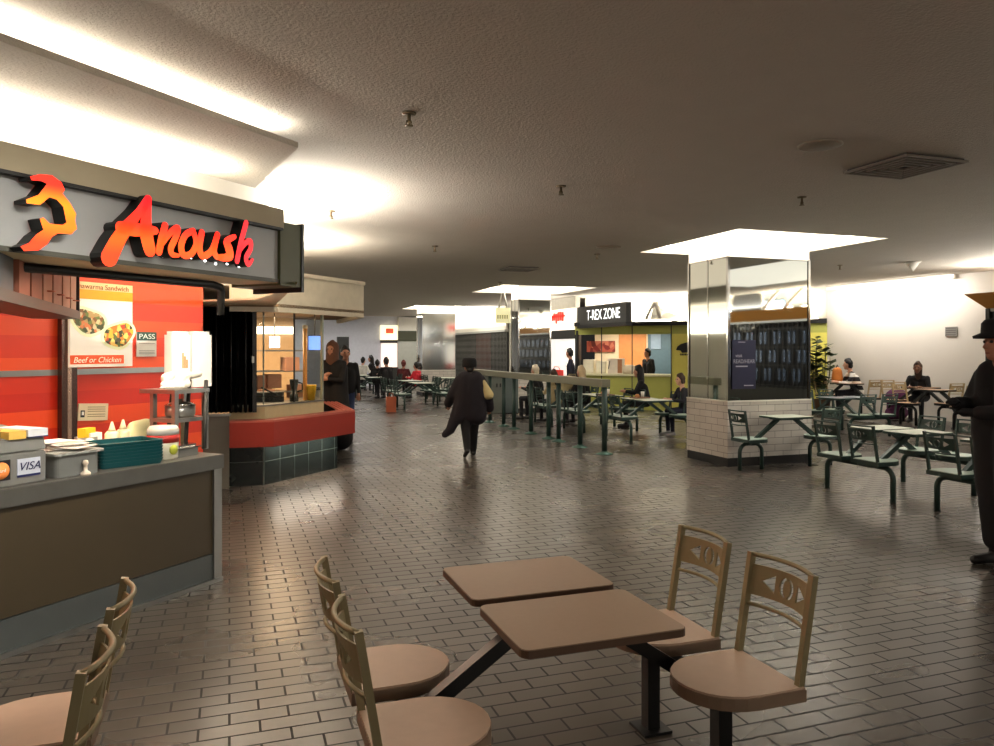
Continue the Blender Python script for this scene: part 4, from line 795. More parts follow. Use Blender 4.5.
# hanging pale sign beside the middle column
p = at_depth(503, 318, 19.5); t = thing('hanging_sign', 'pale yellow sign hanging beside the middle mirrored column', 'sign', p, -20); b = MB(); b.box(-.19, .19, -.02, .02, -.13, .26, mat('pale yellow sign', (232, 230, 186), .5, emit=.35)); b.build('panel', t); b = MB(); b.tube([(-.1, 0, .26), (0, 0, .8), (.1, 0, .26)], .03, white, 6); b.build('hanger', t)
b = MB(); [b.box(-.15+k*.06, -.11+k*.06, -.023, -.02, -.02, .08, mat('faint sign print', (196, 192, 140), .6)) for k in range(5)]; b.build('faint_print', t)
# ================================================================== CEILING FITTINGS
spr = mat('brass sprinkler', (120, 108, 86), .4, .6); first = None
for px, py, l in ((409, 113, 'ceiling sprinkler nearest the camera, above the aisle'), (561, 186, 'ceiling sprinkler second along, ahead of the nearest column'), (331, 211, 'ceiling sprinkler above the cream kiosk fascia'), (802, 197, 'ceiling sprinkler in front of the mirrored column, below the vent'), (435, 246, 'ceiling sprinkler beyond the red sign, over the walking person'), (597, 254, 'small ceiling sprinkler left of the bright column recess'), (840, 265, 'ceiling sprinkler right of the mirrored column'), (500, 290-8, 'tiny ceiling sprinkler over the middle column')):
    p = at_z(px, py, CZ-.005)
    if first is None:
        first = thing('sprinkler', l, 'sprinkler', p, 0, 'ceiling sprinklers'); b = MB(); b.lathe([(.045, -.012), (.05, 0), (.001, 0)], spr); b.build('escutcheon', first); b = MB(); b.lathe([(.012, 0), (.012, -.06), (.018, -.065), (.006, -.08)], spr); b.build('nozzle', first); b = MB(); b.lathe([(.028, -.085), (.028, -.09), (.001, -.09)], spr); b.tube([(.015, 0, -.05), (.018, 0, -.088)], .004, spr, 6); b.tube([(-.015, 0, -.05), (-.018, 0, -.088)], .004, spr, 6); b.build('deflector', first)
    else: dup(first, l, p)
vm = mat('dark vent slot', (34, 32, 30), .7); first = None
for px, py, s_, l in ((904, 165, .34, 'square louvred ceiling vent near the upper right'), (519, 268.5, .32, 'distant square ceiling vent above the middle column')):
    p = at_z(px, py, CZ-.004); t = thing('ceiling_vent', l, 'vent', p, 0, 'square ceiling vents')
    b = MB(); b.box(-s_*.93, s_*.93, -s_*.93, s_*.93, -.012, .004, vm); b.build('backing', t); b = MB()
    for k in range(5):
        a = s_*(1-.19*k); c = a-.022
        for q in ((-a, a, c, a), (-a, a, -a, -c), (-a, -c, -c, c), (c, a, -c, c)): b.box(*q, -.03, -.012, mat('grey vent louvre', (120, 112, 100), .5))
    b.build('louvres', t)
p = at_z(820, 145, CZ-.004); t = thing('round_plate', 'round blank plate on the ceiling left of the vent', 'ceiling plate', p); b = MB(); b.lathe([(.16, 0), (.16, -.008), (.15, -.012), (.001, -.012)], mat('ceiling plate', (146, 136, 120), .8), n=28); b.build('disc', t); b = MB(); b.lathe([(.168, 0), (.168, -.004), (.16, -.006)], mat('plate rim', (166, 158, 142), .8), n=28); b.build('rim', t)
p = at_z(913, 262, CZ-.004); t = thing('ceiling_beacon', 'small white cone fitting under the ceiling at the right', 'ceiling fitting', p); b = MB(); b.lathe([(.17, 0), (.01, -.17), (.001, -.172)], white, n=4); b.build('cone', t); b = MB(); b.lathe([(.18, 0), (.18, -.012), (.17, -.016)], white, n=4); b.build('rim', t)
p = at_z(608, 247, CZ-.004); t = thing('round_plate', 'distant round plate on the ceiling left of the bright recess', 'ceiling plate', p); b = MB(); b.lathe([(.2, 0), (.2, -.008), (.001, -.012)], mat('ceiling plate', (146, 136, 120), .8), n=28); b.build('disc', t)
# ================================================================== DRINK RAIL, BIN
pys = [604.4, 580, 558.6, 548.6, 531, 514, 503.7, 490, 474]
RLX = 5.84; Ys = [W0.on_x(p, 400, RLX).y for p in pys]
t = thing('drink_rail', 'long grey drink rail on green posts in the middle of the hall', 'rail', (RLX, Ys[0], 0))
b = MB(); b.box(-.08, .08, -.06, Ys[-1]-Ys[0]+.5, 1.105, 1.235, mat('grey green rail top', (120, 118, 100), .5, 0, .06)); b.build('rail_top', t, bevel=.006)
for y in Ys:
    b = MB(); b.tube([(0, y-Ys[0], 0), (0, y-Ys[0], 1.105)], .045, greenmetal, 10); p = b.build('post', t)
    b = MB(); b.lathe([(.14, 0), (.14, .012), (.06, .035), (.05, .05)], mat('green base flange', (60, 92, 82), .35, .2), (0, y-Ys[0], 0)); b.build('base_flange', p)
p = at_z(502, 413, 0); t = thing('waste_bin', 'two tone grey waste bin behind the drink rail', 'bin', (p.x, p.y, 0)); b = MB(); b.box(-.42, 0, -.25, .25, .02, 1.0, mat('dull grey bin', (96, 100, 92), .5)); b.build('left_half', t); b = MB(); b.box(0.0, .38, -.25, .25, .02, 1.0, mat('blue grey bin', (82, 92, 90), .5)); b.build('right_half', t); b = MB(); b.box(-.44, .4, -.27, .27, 1.0, 1.05, dkgrey); b.build('lid', t); b = MB(); b.box(-.26, -.22, -.262, -.25, .72, .82, black); b.box(-.16, -.12, -.262, -.25, .72, .82, black); b.build('slots', t)
# ================================================================== TABLE SETS (table + seats welded on one frame)
def bow(y, half, d): return -d*(1-(y/half)**2)
def backrest_mb(m, s=1, wide=.18, bowd=.05):
    """backrest facing +x, seat back edge at x=0, s: build at origin; y = width"""
    b = MB(); zt, lean, z0 = .865, .075, .43
    def X(z): return -lean*(z-z0)/(zt-z0)
    for y in (-wide, wide):
        b.tube([(0, y, z0-.02), (X(zt), y, zt)], .013, m, sq=True)
    def arc(z, r):
        b.tube([(X(z)+bow(y, wide, bowd), y, z) for y in np.linspace(-wide, wide, 11)], r, m, 6)
    arc(zt-.008, .010); arc(.655, .008)
    # cut-out panel
    zl, zh = .695, .818; hc = (zl+zh)/2; hh = (zh-zl)/2; w = wide
    outer = [(-w, -hh), (w, -hh), (w, hh), (-w, hh)]
    r = hh*.62
    holes = [[(-.125, 0), (-.062, r*.95), (-.062, -r*.95)], [(.125, 0), (.062, -r*.95), (.062, r*.95)]]
    for sg in (-1, 1):
        o = [(sg*(.008+r*.85*math.cos(a)), r*1.05*math.sin(a)) for a in np.linspace(-PI/2, PI/2, 9)]; i_ = [(sg*(.006+r*.38*math.cos(a)), r*.85*math.sin(a)) for a in np.linspace(PI/2, -PI/2, 9)]
        lp = o+i_; holes.append(lp if sg > 0 else lp[::-1])
    me = fill2d([outer]+holes, .004)
    bm = bmesh.new(); bm.from_mesh(me)
    for xx in np.linspace(-w, w, 13)[1:-1]: bmesh.ops.bisect_plane(bm, geom=bm.verts[:]+bm.edges[:]+bm.faces[:], plane_co=(xx, 0, 0), plane_no=(1, 0, 0))
    vs = []
    for v in bm.verts:
        y = v.co.x; z = hc+v.co.y; vs.append((X(z)+bow(y, w, bowd)+v.co.z, y, z))
    bm.verts.index_update(); fs = [tuple(v.index for v in f.verts) for f in bm.faces]; b.add(vs, fs, m); bm.free(); return b
def seat_mb(top, side):
    b = MB(); p = [(0, -.2), (.0, .2)]; half = [(.0, .2)]
    p = [(-.02, -.205), (-.02, .205)]; 
    for k in range(15): a = PI/2-PI*k/14; p.append((.19+.215*math.cos(a)*1.0, .205*math.sin(a)))
    pl = [(q[0]*.985+.003, q[1]*.97) for q in p]
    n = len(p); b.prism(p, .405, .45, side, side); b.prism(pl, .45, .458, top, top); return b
def place(mb, T):
    mb.v = [tuple(T@Vector(v)) for v in mb.v]; return mb
def side_T(s, y): return Matrix.Translation((s*.785, y, 0))@Matrix.Rotation(0 if s < 0 else PI, 4, 'Z')
def table_top(t, y, top, edge, ox=0):
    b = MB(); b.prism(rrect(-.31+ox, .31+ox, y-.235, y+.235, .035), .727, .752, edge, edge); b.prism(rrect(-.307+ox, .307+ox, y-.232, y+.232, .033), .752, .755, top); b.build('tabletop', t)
def seats(t, y, s, st, ss, bk):
    place(seat_mb(st, ss), side_T(s, y)).build('seat', t); place(backrest_mb(bk), side_T(s, y)).build('backrest', t)
def beige_set(label, loc, deg):
    t = thing('four_seat_table', label, 'table set', loc, deg, 'beige four seat table sets'); h = PIT/2
    for y in (-h, h):
        table_top(t, y, tabletan, tableedge, -.035)
        for s in (-1, 1): seats(t, y, s, beige, seatedge, olivemetal)
    for s in (-1, 1):
        b = MB(); b.box(s*.575-.03, s*.575+.03, -h-.03, h+.03, .35, .405, blackmetal); b.build('seat_beam', t)
        for y in (-h, h):
            b = MB(); b.tube([(s*.575, y, 0), (s*.575, y, .35)], .03, blackmetal, sq=True); b.box(s*.575-.07, s*.575+.07, y-.07, y+.07, 0, .012, blackmetal); b.build('post', t)
        b = MB(); b.tube([(s*.575, 0, .36), (s*.06, 0, .705)], .027, blackmetal, sq=True); b.build('strut', t)
    b = MB(); b.box(-.24, .2, -h-.12, h+.12, .70, .727, blackmetal); b.build('table_bearer', t); return t
def bent(p, q, foot, r=.028):
    """leg tube: along the beam from p to q then bent down to the floor"""
    p = Vector(p); q = Vector(q); d = (q-p).normalized(); R = .12; c = q-d*R-Vector((0, 0, R)); return [p]+[c+d*R*math.sin(a)+Vector((0, 0, R*math.cos(a))) for a in np.linspace(0, PI/2, 6)]+[Vector((q.x, q.y, 0))]
def green_set(label, loc, deg, n=2, legdir='y', top=greentop, st=greenseat, bk=greenback, fr=greenmetal, grp='green four seat table sets', edge=None, nm=None):
    t = thing(nm or ('four_seat_table' if n == 2 else 'two_seat_table'), label, 'table set', loc, deg, grp)
    ys = (-.27, .27) if n == 2 else (0,)
    for y in ys:
        table_top(t, y, top, edge or fr)
        for s in (-1, 1): seats(t, y, s, st, fr, bk)
    for s in (-1, 1):
        b = MB(); x = s*.62
        if legdir == 'y':
            e = .5 if n == 2 else .26
            for q in (-1, 1): b.tube(bent((x, 0, .375), (x, q*e, .375), 0), .03, fr, 8)
        else:
            for q in (-1, 1): b.tube(bent((x, 0, .375), (x+q*.19, 0, .375), 0), .028, fr, 8)
        b.build('leg_frame', t)
    for y in ys:
        b = MB()
        for s in (-1, 1): b.tube([(s*.62, y*.9, .375), (s*.15, y, .712)], .026, fr, sq=True)
        b.box(-.2, .2, y-.12, y+.12, .705, .727, fr); b.build('strut', t)
    return t
def W(xc, yc): return (CS*xc+SN*yc, -SN*xc+CS*yc)
# foreground beige sets: u2 -> world x, u1 -> world y
c1 = W(.325, 2.765); PIT = .525
B1 = beige_set('beige four seat set nearest the camera with two tan tabletops', (c1[0]+.005, c1[1]+PIT/2, 0), 0)
dup(B1, 'beige four seat set cut off by the lower left corner', (c1[0]-2.455, c1[1]+PIT/2-.05, 0))
# right hand green sets
G1 = green_set('green two seat set standing against the nearest mirrored column', (7.68, 9.08, 0), 0, 1, 'x', grp=None)
GR = 'green four seat table sets'
G2 = green_set('green four seat set just right of the nearest column, pale tops', (7.68, 7.1, 0), 0, 2)
dup(G2, 'green four seat set partly hidden by the man in black', (7.78, 5.62, 0))
G3 = green_set('four seat set with bluish grey tabletop behind the nearest pale green set', (11.9, 12.3, 0), 90, 2, top=mat('blue grey tabletop', (128, 142, 158), .3), bk=mat('grey green chair back', (72, 92, 88), .4, .1))
dup(G2, 'green four seat set where the boy in sneakers sits', (7.75, 13.15, 0)); dup(G2, 'green four seat set beside the woman in black, behind the rail end', (7.55, 14.75, 0))
dup(G2, 'green four seat set behind the rail with the pale haired diners', (7.5, 16.3, 0))
dup(G2, 'green four seat set nearest the walking person on its left', (5.35, 21.9, 0)); dup(G2, 'green four seat set behind the orange bag, second in its line', (5.4, 23.6, 0))
dup(G2, 'green four seat set in the far left line beside the man in black shirt', (4.9, 26.9, 0)); dup(G2, 'farthest green four seat set, by the man in white', (4.7, 29.2, 0))
dup(G2, 'green four seat set in front of the farthest mirrored column', (7.2, 25.6, 0)); dup(G2, 'green four seat set ahead of the farthest column, one row nearer', (7.2, 23.9, 0))
# tan sets on the step by the right wall
tn = mat('tan seat', (206, 170, 140), .45); tb = mat('tan chair back', (170, 150, 112), .45)
ZS = .186
N1 = green_set('tan two seat set where the boy in striped sweater sits', (13.72, 14.15, ZS), 90, 1, 'x', top=mat('tan far tabletop', (176, 140, 108), .4), st=tn, bk=tb, fr=blackmetal, grp='tan two seat sets on the step', nm='two_seat_table')
dup(N1, 'tan two seat set beside the woman in dark jacket', (13.75, 12.15, ZS), 90); dup(N1, 'tan two seat set by the wall behind the man in black', (13.15, 11.3, ZS), 90)
# ================================================================== PEOPLE
skinm = {k: mat('skin '+k, c, .55, 0, .05) for k, c in dict(fair=(204, 158, 134), tan=(172, 124, 100), dark=(120, 84, 66)).items()}
def cl(n, rgb): return mat('cloth '+n, rgb, .85, 0, .12, 30)
def person(label, loc, deg, pose='stand', top=None, legs=None, shoes=None, hair=None, skin='fair', scale=1.0, hand=None, hairstyle='short', look=0, lean=0, vox=.014, cat='person', stride=.0, group=None, gloves=None, legw=1.0):
    HT = 4 if gloves else 0
    t = thing('person', label, cat, loc, deg, group); s = scale
    if pose == 'sit':
        pel, che, nek, hed = (0, 0, .57), (0, .04+lean*.5, .86), (0, .06+lean, 1.05), (0, .10+lean*1.15, 1.2)
        sh, el, wr = (.175, .05+lean, .99), (.24, .16+lean, .76), (.13, .40+lean*.6, .79)
        hip, kn, an, toe = (.09, .04, .54), (.11, .44, .53), (.11, .42, .09), (.12, .58, .035)
    else:
        pel, che, nek, hed = (0, 0, .95), (0, .01+lean*.5, 1.26), (0, .02+lean, 1.46), (0, .05+lean*1.1, 1.61)
        sh, el, wr = (.18, .01+lean, 1.4), (.235, -.01+lean*.6, 1.12), (.24, .09, .88)
        hip, kn, an, toe = (.09, 0, .92), (.1, .02, .5), (.1, -.02, .085), (.11, .14, .035)
    def m(p, sd): return (p[0]*sd, p[1], p[2])
    def S_(p): return tuple(v*s for v in p)
    sg = []
    def add(p, q, a, b, tag, sc=None): sg.append((S_(p), S_(q), a*s, b*s, tag) if sc is None else (S_(p), S_(q), a*s, b*s, tag, sc))
    for sd in (-1, 1):
        add((.075*sd, pel[1], pel[2]), (.085*sd, che[1], che[2]), .115, .115, 1); add((.085*sd, che[1], che[2]), (.13*sd, sh[1], sh[2]-.03), .11, .065, 1)
        E, Wr = m(el, sd), m(wr, sd)
        if hand and sd in hand: E, Wr = hand[sd]
        add(m(sh, sd), E, .058, .045, 1); add(E, Wr, .043, .03, 1)
        dv = (Vector(Wr)-Vector(E)).normalized(); P = Vector(Wr)+dv*.07; add(Wr, tuple(P), .03, .034, HT)
        sidev = dv.cross(Vector((0, 0, 1)));  sidev = sidev.normalized() if sidev.length > .1 else Vector((1, 0, 0))
        dn = dv.cross(sidev).normalized()
        if dn.z > 0: dn = -dn
        for k, ln in enumerate((.062, .072, .068, .052)):
            r0 = P+sidev*((k-1.5)*.02); r1 = r0+dv*ln*.6; r2 = r1+(dv*.7+dn*.7)*ln*.5; add(tuple(r0), tuple(r1), .0105, .01, HT); add(tuple(r1), tuple(r2), .01, .008, HT)
        th = Vector(Wr)+dv*.03; add(tuple(th), tuple(th+sidev*(-.05*sd)+dv*.045), .014, .01, HT)
        f = stride*sd; h_, k_, a_, t_ = m(hip, sd), m(kn, sd), m(an, sd), m(toe, sd)
        if stride: k_ = (k_[0], k_[1]+f*.5, k_[2]+(.03 if f < 0 else 0)); a_ = (a_[0], a_[1]+f, a_[2]+(.1 if f < 0 else 0)); t_ = (t_[0], t_[1]+f, t_[2]+(.0 if f < 0 else 0))
        add(h_, k_, .09*legw, .062*legw, 2); add(k_, a_, .06*legw, .042*legw, 2); add((a_[0], a_[1]-.03, a_[2]-.035), t_, .045, .035, 3); add(a_, (a_[0], a_[1]-.02, a_[2]-.03), .045, .045, 3)
    add((-.1, nek[1]-.02, nek[2]-.06), (.1, nek[1]-.02, nek[2]-.06), .06, .06, 1)
    add((0, nek[1]-.01, nek[2]-.05), (0, nek[1]+.01, nek[2]+.07), .056, .052, 0)
    lx = math.sin(look); ly = math.cos(look); hx, hy, hz = hed
    add((hx, hy-.01, hz+.035), (hx, hy+.005, hz+.03), .085, .083, 0, (.92, 1, 1.12)); add((hx+lx*.03, hy+ly*.03, hz-.03), (hx+lx*.035, hy+ly*.04, hz-.065), .062, .045, 0)
    add((hx+lx*.085, hy+ly*.085, hz+.02), (hx+lx*.105, hy+ly*.105, hz-.012), .012, .016, 0)
    for sd in (-1, 1): add((hx+sd*ly*.082-.0, hy-sd*lx*.082, hz+.02), (hx+sd*ly*.085, hy-sd*lx*.085, hz-.02), .016, .012, 0)
    body = blob('body', sg, [skinm[skin], top, legs, shoes]+([gloves] if gloves else []), t, vox, 2)
    b = MB()
    for sd in (-1, 1): c = (hx+lx*.078+sd*ly*.032, hy+ly*.078-sd*lx*.032, hz+.028); b.ball(S_(c), .012*s, black, 6)
    b.add([S_((hx+lx*.083-ly*.022, hy+ly*.083+lx*.022, hz-.05)), S_((hx+lx*.083+ly*.022, hy+ly*.083-lx*.022, hz-.05)), S_((hx+lx*.084+ly*.02, hy+ly*.084-lx*.02, hz-.058)), S_((hx+lx*.084-ly*.02, hy+ly*.084+lx*.02, hz-.058))], [(0, 1, 2, 3)], mat('lip', (140, 80, 72), .6)); b.build('face_features', t)
    if hair:
        hs = []; B = lambda o, u: S_((hx-lx*o, hy-ly*o, hz+u))
        hs.append((B(.02, .06), B(.03, .05), .092*s, .094*s, 0)); hs.append((B(.05, .0), B(.06, -.02), .07*s, .065*s, 0)); hs.append((B(-.03, .115), B(.03, .13), .045*s, .05*s, 0))
        if hairstyle == 'long': hs.append((B(.05, .02), B(.07, -.18), .085*s, .075*s, 0)); 
        if hairstyle == 'bun': hs.append((B(.09, .08), B(.1, .1), .05*s, .05*s, 0))
        if hairstyle == 'hood': hs.append((B(.02, -.06), B(.03, -.16), .105*s, .11*s, 0)); hs.append((B(.03, .06), B(.03, .0), .105*s, .11*s, 0))
        if hairstyle == 'bowl':
            for q in (-1, 1): hs.append(((hx*s+q*.07*s, hy*s, (hz+.06)*s), (hx*s+q*.078*s, (hy-.02)*s, (hz-.05)*s), .035*s, .025*s, 0))
        blob('hair' if hairstyle != 'hood' else 'headscarf', hs, [hair], t, .012, 2)
    t['hed'] = 0; del t['hed']; return t, (hx*s, hy*s, hz*s)
navy = cl('navy', (24, 26, 44)); blk = cl('black', (17, 16, 19)); dkp = cl('dark trousers', (22, 22, 28)); jean = cl('blue jeans', (48, 62, 96)); sh = mat('dark shoe', (26, 24, 24), .5)
hbl = mat('black hair', (20, 17, 16), .6, 0, .2, 60); hbr = mat('brown hair', (62, 42, 30), .6, 0, .2, 60); hgy = mat('pale blond hair', (198, 176, 140), .6, 0, .12, 60); hwh = mat('grey white hair', (206, 196, 176), .6, 0, .1, 60)
# man in black at the right edge
xc = (1004-CX)/F*6.0; p = W(xc, 6.0); D = 90-19.4+8
t, hd = person('man in black hat and long black coat cut off at the right edge', (p[0], p[1], 0), D, 'stand', blk, blk, sh, hbl, 'tan', 1.09, hand={1: ((.26, .06, 1.15), (.12, .28, 1.19)), -1: ((-.27, .05, 1.13), (-.05, .27, 1.13))}, vox=.012, gloves=blk)
sc = 1.09
blob('coat', [((.1, 0, 1.52), (.13, 0, 1.05), .13, .145, 0), ((-.1, 0, 1.52), (-.13, 0, 1.05), .13, .145, 0), ((.1, 0, 1.05), (.10, -.01, .62), .15, .14, 0), ((-.1, 0, 1.05), (-.10, -.01, .62), .15, .14, 0), ((.09, 0, .62), (.1, -.01, .2), .13, .09, 0), ((-.09, 0, .62), (-.1, -.01, .2), .13, .09, 0), ((.2, .0, 1.5), (.28, .06, 1.26), .085, .075, 0), ((.28, .06, 1.26), (.14, .28, 1.29), .075, .06, 0), ((-.2, .0, 1.5), (-.29, .05, 1.24), .085, .075, 0), ((-.29, .05, 1.24), (-.07, .27, 1.23), .075, .06, 0), ((-.1, -.02, 1.56), (.1, -.02, 1.56), .1, .1, 0)], [blk], t, .02)
b = MB(); b.lathe([(.16, .0), (.165, .02), (.112, .045), (.108, .12), (.085, .15), (.001, .16)], blk, (hd[0], hd[1], hd[2]+.055), 20, .95, 1.1); b.build('hat', t)
# walking woman
p = at_z(470, 457, 0); fz = 19.4-20
t, hd = person('person in dark coat and hat striding away down the hall', (p.x, p.y, 0), -19.4+14, 'stand', cl('plum black', (26, 20, 28)), blk, sh, hbl, 'tan', .885, hand={-1: ((-.30, .06, 1.12), (-.33, .22, .95)), 1: ((.33, -.02, 1.14), (.36, .03, .90))}, stride=.20, vox=.011, legw=1.4)
pm = cl('plum black', (26, 20, 28)); sc = .885
blob('coat', [((0, -.02, 1.2), (0, -.02, .7), .15, .16, 0), ((.08, 0, 1.24), (.11, 0, .98), .145, .16, 0), ((-.08, 0, 1.24), (-.11, 0, .98), .145, .16, 0), ((.09, 0, .98), (.12, -.02, .66), .155, .15, 0), ((-.09, 0, .98), (-.17, -.02, .66), .16, .13, 0), ((-.17, -.02, .8), (-.33, -.05, .45), .12, .075, 0), ((-.33, -.05, .45), (-.42, -.06, .38), .075, .055, 0), ((0, 0, .7), (-.06, -.05, .5), .12, .06, 0), ((.17, 0, 1.22), (.29, -.02, 1.0), .095, .085, 0), ((.29, -.02, 1.0), (.33, .03, .78), .085, .075, 0), ((-.17, 0, 1.22), (-.28, .05, 1.0), .095, .085, 0), ((-.28, .05, 1.0), (-.32, .18, .86), .085, .075, 0)], [pm], t, .016)
blob('cream_patch', [((.2, -.06, 1.2), (.3, -.07, 1.0), .05, .075, 0), ((.2, -.06, 1.1), (.27, -.09, 1.0), .06, .075, 0)], [cl('cream', (206, 190, 140))], t, .012)
b = MB(); b.lathe([(.115, .0), (.12, .02), (.115, .12), (.09, .15), (.001, .15)], blk, (hd[0], hd[1], hd[2]+.02), 18, 1, 1.1); b.build('hat', t)
blob('scarf', [((-.09, -.02, 1.30), (.09, -.02, 1.30), .07, .07, 0)], [cl('dark grey', (66, 62, 58))], t, .014)
# couple beside the snack kiosk
p = W0.on_y(333, 380, 13.3); t, hd = person('person in long black dress and brown headscarf beside the snack kiosk', (p.x, 13.3, 0), 150, 'stand', blk, blk, sh, cl('brown scarf', (92, 62, 48)), 'tan', 1.06, hairstyle='hood', hand={1: ((.22, .16, 1.14), (.02, .26, 1.22)), -1: ((-.22, .16, 1.14), (-.02, .28, 1.16))})
blob('dress', [((.1, 0, 1.4), (.1, 0, 1.0), .16, .17, 0), ((-.1, 0, 1.4), (-.1, 0, 1.0), .16, .17, 0), ((.1, 0, 1.0), (.15, 0, .2), .17, .2, 0), ((-.1, 0, 1.0), (-.15, 0, .2), .17, .2, 0)], [blk], t, .02)
p = W0.on_y(345.5, 380, 14.6); person('balding man in black jacket and jeans standing behind the headscarf wearer', (p.x, 14.6, 0), 170, 'stand', blk, jean, sh, hbl, 'tan', 1.02, look=-.3)
# right hand diners
def sit(px, Y, label, deg, **k): q = W0.on_y(px, 380, Y); return person(label, (q.x, q.y, k.pop('z', 0)), deg, 'sit', **k)
stripe = bandmat('black and white striped sweater', [(z, ((228, 226, 220) if i % 2 else (30, 30, 34))) for i, z in enumerate(np.arange(.4, 1.2, .1))], .85)
sit(858, 14.1, 'boy in black and white striped sweater bent over a tan table', 62, top=stripe, legs=dkp, shoes=sh, hair=hbl, skin='fair', z=ZS, lean=.12, scale=.98, look=.3)
q = W0.on_x(921, 380, 13.95); person('woman in dark jacket and grey scarf seated by the white wall', (q.x, q.y, ZS), 118, 'sit', blk, dkp, sh, hbr, 'dark', .95, lean=.16, hairstyle='long')
o = bpy.context.scene.objects[-1]
p = W0.on_y(646, 380, 14.7); person('woman in black jacket seated sideways beyond the rail end', (p.x, 14.7, 0), 62, 'sit', blk, blk, sh, hbl, 'tan', 1.02, lean=.06, hairstyle='long', look=.4)
p = W0.on_y(688, 380, 13.2); person('boy in sneakers and dark trousers seated against the column edge', (p.x, 13.2, 0), 84, 'sit', cl('dark boy top', (36, 36, 44)), navy, mat('white black sneaker', (150, 150, 150), .5), hbr, 'fair', .92, lean=.08, hairstyle='bowl')
for o in list(t.children): pass
p = W0.on_y(538, 366, 17.1); person('pale haired diner in black seated behind the drink rail', (p.x, 17.1, 0), 30, 'sit', blk, dkp, sh, hwh, 'fair', 1.0)
p = W0.on_y(584, 370, 15.9); person('diner with long blond hair and black coat behind the rail', (p.x, 15.9, 0), 25, 'sit', blk, dkp, sh, hgy, 'fair', 1.0, hairstyle='long')
p = W0.on_y(556, 376, 16.4); person('diner in tan hooded coat and brown hair behind the rail', (p.x, 16.4, 0), 20, 'sit', cl('tan coat', (176, 158, 122)), dkp, sh, hbr, 'fair', .93, hairstyle='long')
# staff
q = T.on_y(648.5, 365, .9); w_ = T.wld(q.x, .9); person('worker in black shirt standing behind the lime stall counter', (w_.x, w_.y, 0), 100, 'stand', blk, dkp, sh, hbl, 'tan', 1.0, look=.3)
q = W0.on_x(571, 365, RX-.6); person('worker in navy shirt and black cap before the bright white stall', (q.x, q.y, 0), 60, 'stand', navy, dkp, sh, hbl, 'tan', 1.0, look=.4)
# far left diners
def sitp(px, yc, label, deg, **k): xx, yy = W((px-CX)/F*yc, yc); return person(label, (xx, yy, 0), deg, 'sit', vox=.018, **k)
sitp(388, 26.5, 'man in black shirt at the far left tables', 20, top=blk, legs=dkp, shoes=sh, hair=hbl, skin='tan', lean=.03, scale=1.08)
sitp(362, 31.5, 'man in white shirt seated at the far left tables', -40, top=cl('white shirt', (214, 212, 206)), legs=dkp, shoes=sh, hair=hbl, skin='fair', scale=1.05)
sitp(373, 33, 'dark haired diner in black opposite the man in white shirt', 60, top=blk, legs=dkp, shoes=sh, hair=hbl, skin='tan', scale=1.1, hairstyle='long')
sitp(403, 27.5, 'diner in dark red top left of the bright red one', -30, top=cl('dark red', (84, 28, 32)), legs=dkp, shoes=sh, hair=mat('reddish hair', (96, 36, 30), .6), skin='tan', scale=1.0)
sitp(418, 26.6, 'diner in bright red top near the farthest column', 40, top=cl('bright red', (206, 44, 58)), legs=dkp, shoes=sh, hair=hbl, skin='fair', scale=.95)
sitp(348, 24.0, 'diner in magenta coat just right of the standing couple', 160, top=cl('magenta', (112, 36, 78)), legs=dkp, shoes=sh, hair=hbl, skin='tan', scale=.95)
sitp(377, 28.2, 'second black clad diner left of the man in black shirt', -20, top=blk, legs=dkp, shoes=sh, hair=hbl, skin='tan', scale=1.0)
# small items among the tables
p = W0.on_y(391, 402, 20.9); t = thing('orange_bag', 'orange shopping bag on the floor under the far green tables', 'bag', (p.x, p.y, 0)); b = MB(); b.box(-.13, .13, -.08, .08, 0, .42, mat('orange bag', (176, 92, 58), .6)); b.build('bag_body', t); b = MB(); b.tube([(-.06, 0, .42), (-.05, 0, .52), (.05, 0, .52), (.06, 0, .42)], .01, mat('orange bag', (176, 92, 58), .6), 6); b.build('handle', t)
p = W0.on_y(575, 376, 16.3); t = thing('tan_parcel', 'tan box shaped bag on the table between the pale haired diners', 'bag', (7.5, 16.2, .756)); b = MB(); b.prism([(-.22, 0), (.22, 0), (.22, .26), (.1, .36), (-.12, .36), (-.22, .26)], -.14, .14, cl('tan canvas', (170, 156, 120)), T=Matrix.Rotation(PI/2, 4, 'X')); b.build('bag_body', t); b = MB(); b.tube([(-.1, -.145, .24), (-.08, -.15, .4), (.08, -.15, .4), (.1, -.145, .24)], .012, cl('tan canvas', (170, 156, 120)), 6); b.build('handle', t)
p = at_z(826, 385, .94); t = thing('orange_backpack', 'rounded orange backpack on the tan table by the plant', 'bag', (13.72, 14.45, ZS+.756)); blob('bag_body', [((0, 0, .1), (0, 0, .26), .13, .11, 0)], [cl('orange canvas', (206, 130, 62))], t, .015); b = MB(); b.tube([(-.04, 0, .35), (0, 0, .42), (.04, 0, .35)], .012, black, 6); b.build('handle', t)
xx, yy = 13.95, 12.95; t = thing('purple_bag', 'purple bag on the step beside the woman in dark jacket', 'bag', (xx, yy, ZS)); blob('bag_body', [((-.14, 0, .14), (.16, 0, .14), .14, .13, 0), ((-.1, 0, .5), (.12, 0, .52), .16, .14, 0), ((0, 0, .2), (0, 0, .5), .2, .2, 0)], [cl('purple', (94, 44, 84))], t, .02); b = MB(); b.tube([(-.08, 0, .6), (0, 0, .75), (.08, 0, .6)], .015, blk, 6); b.build('handle', t)
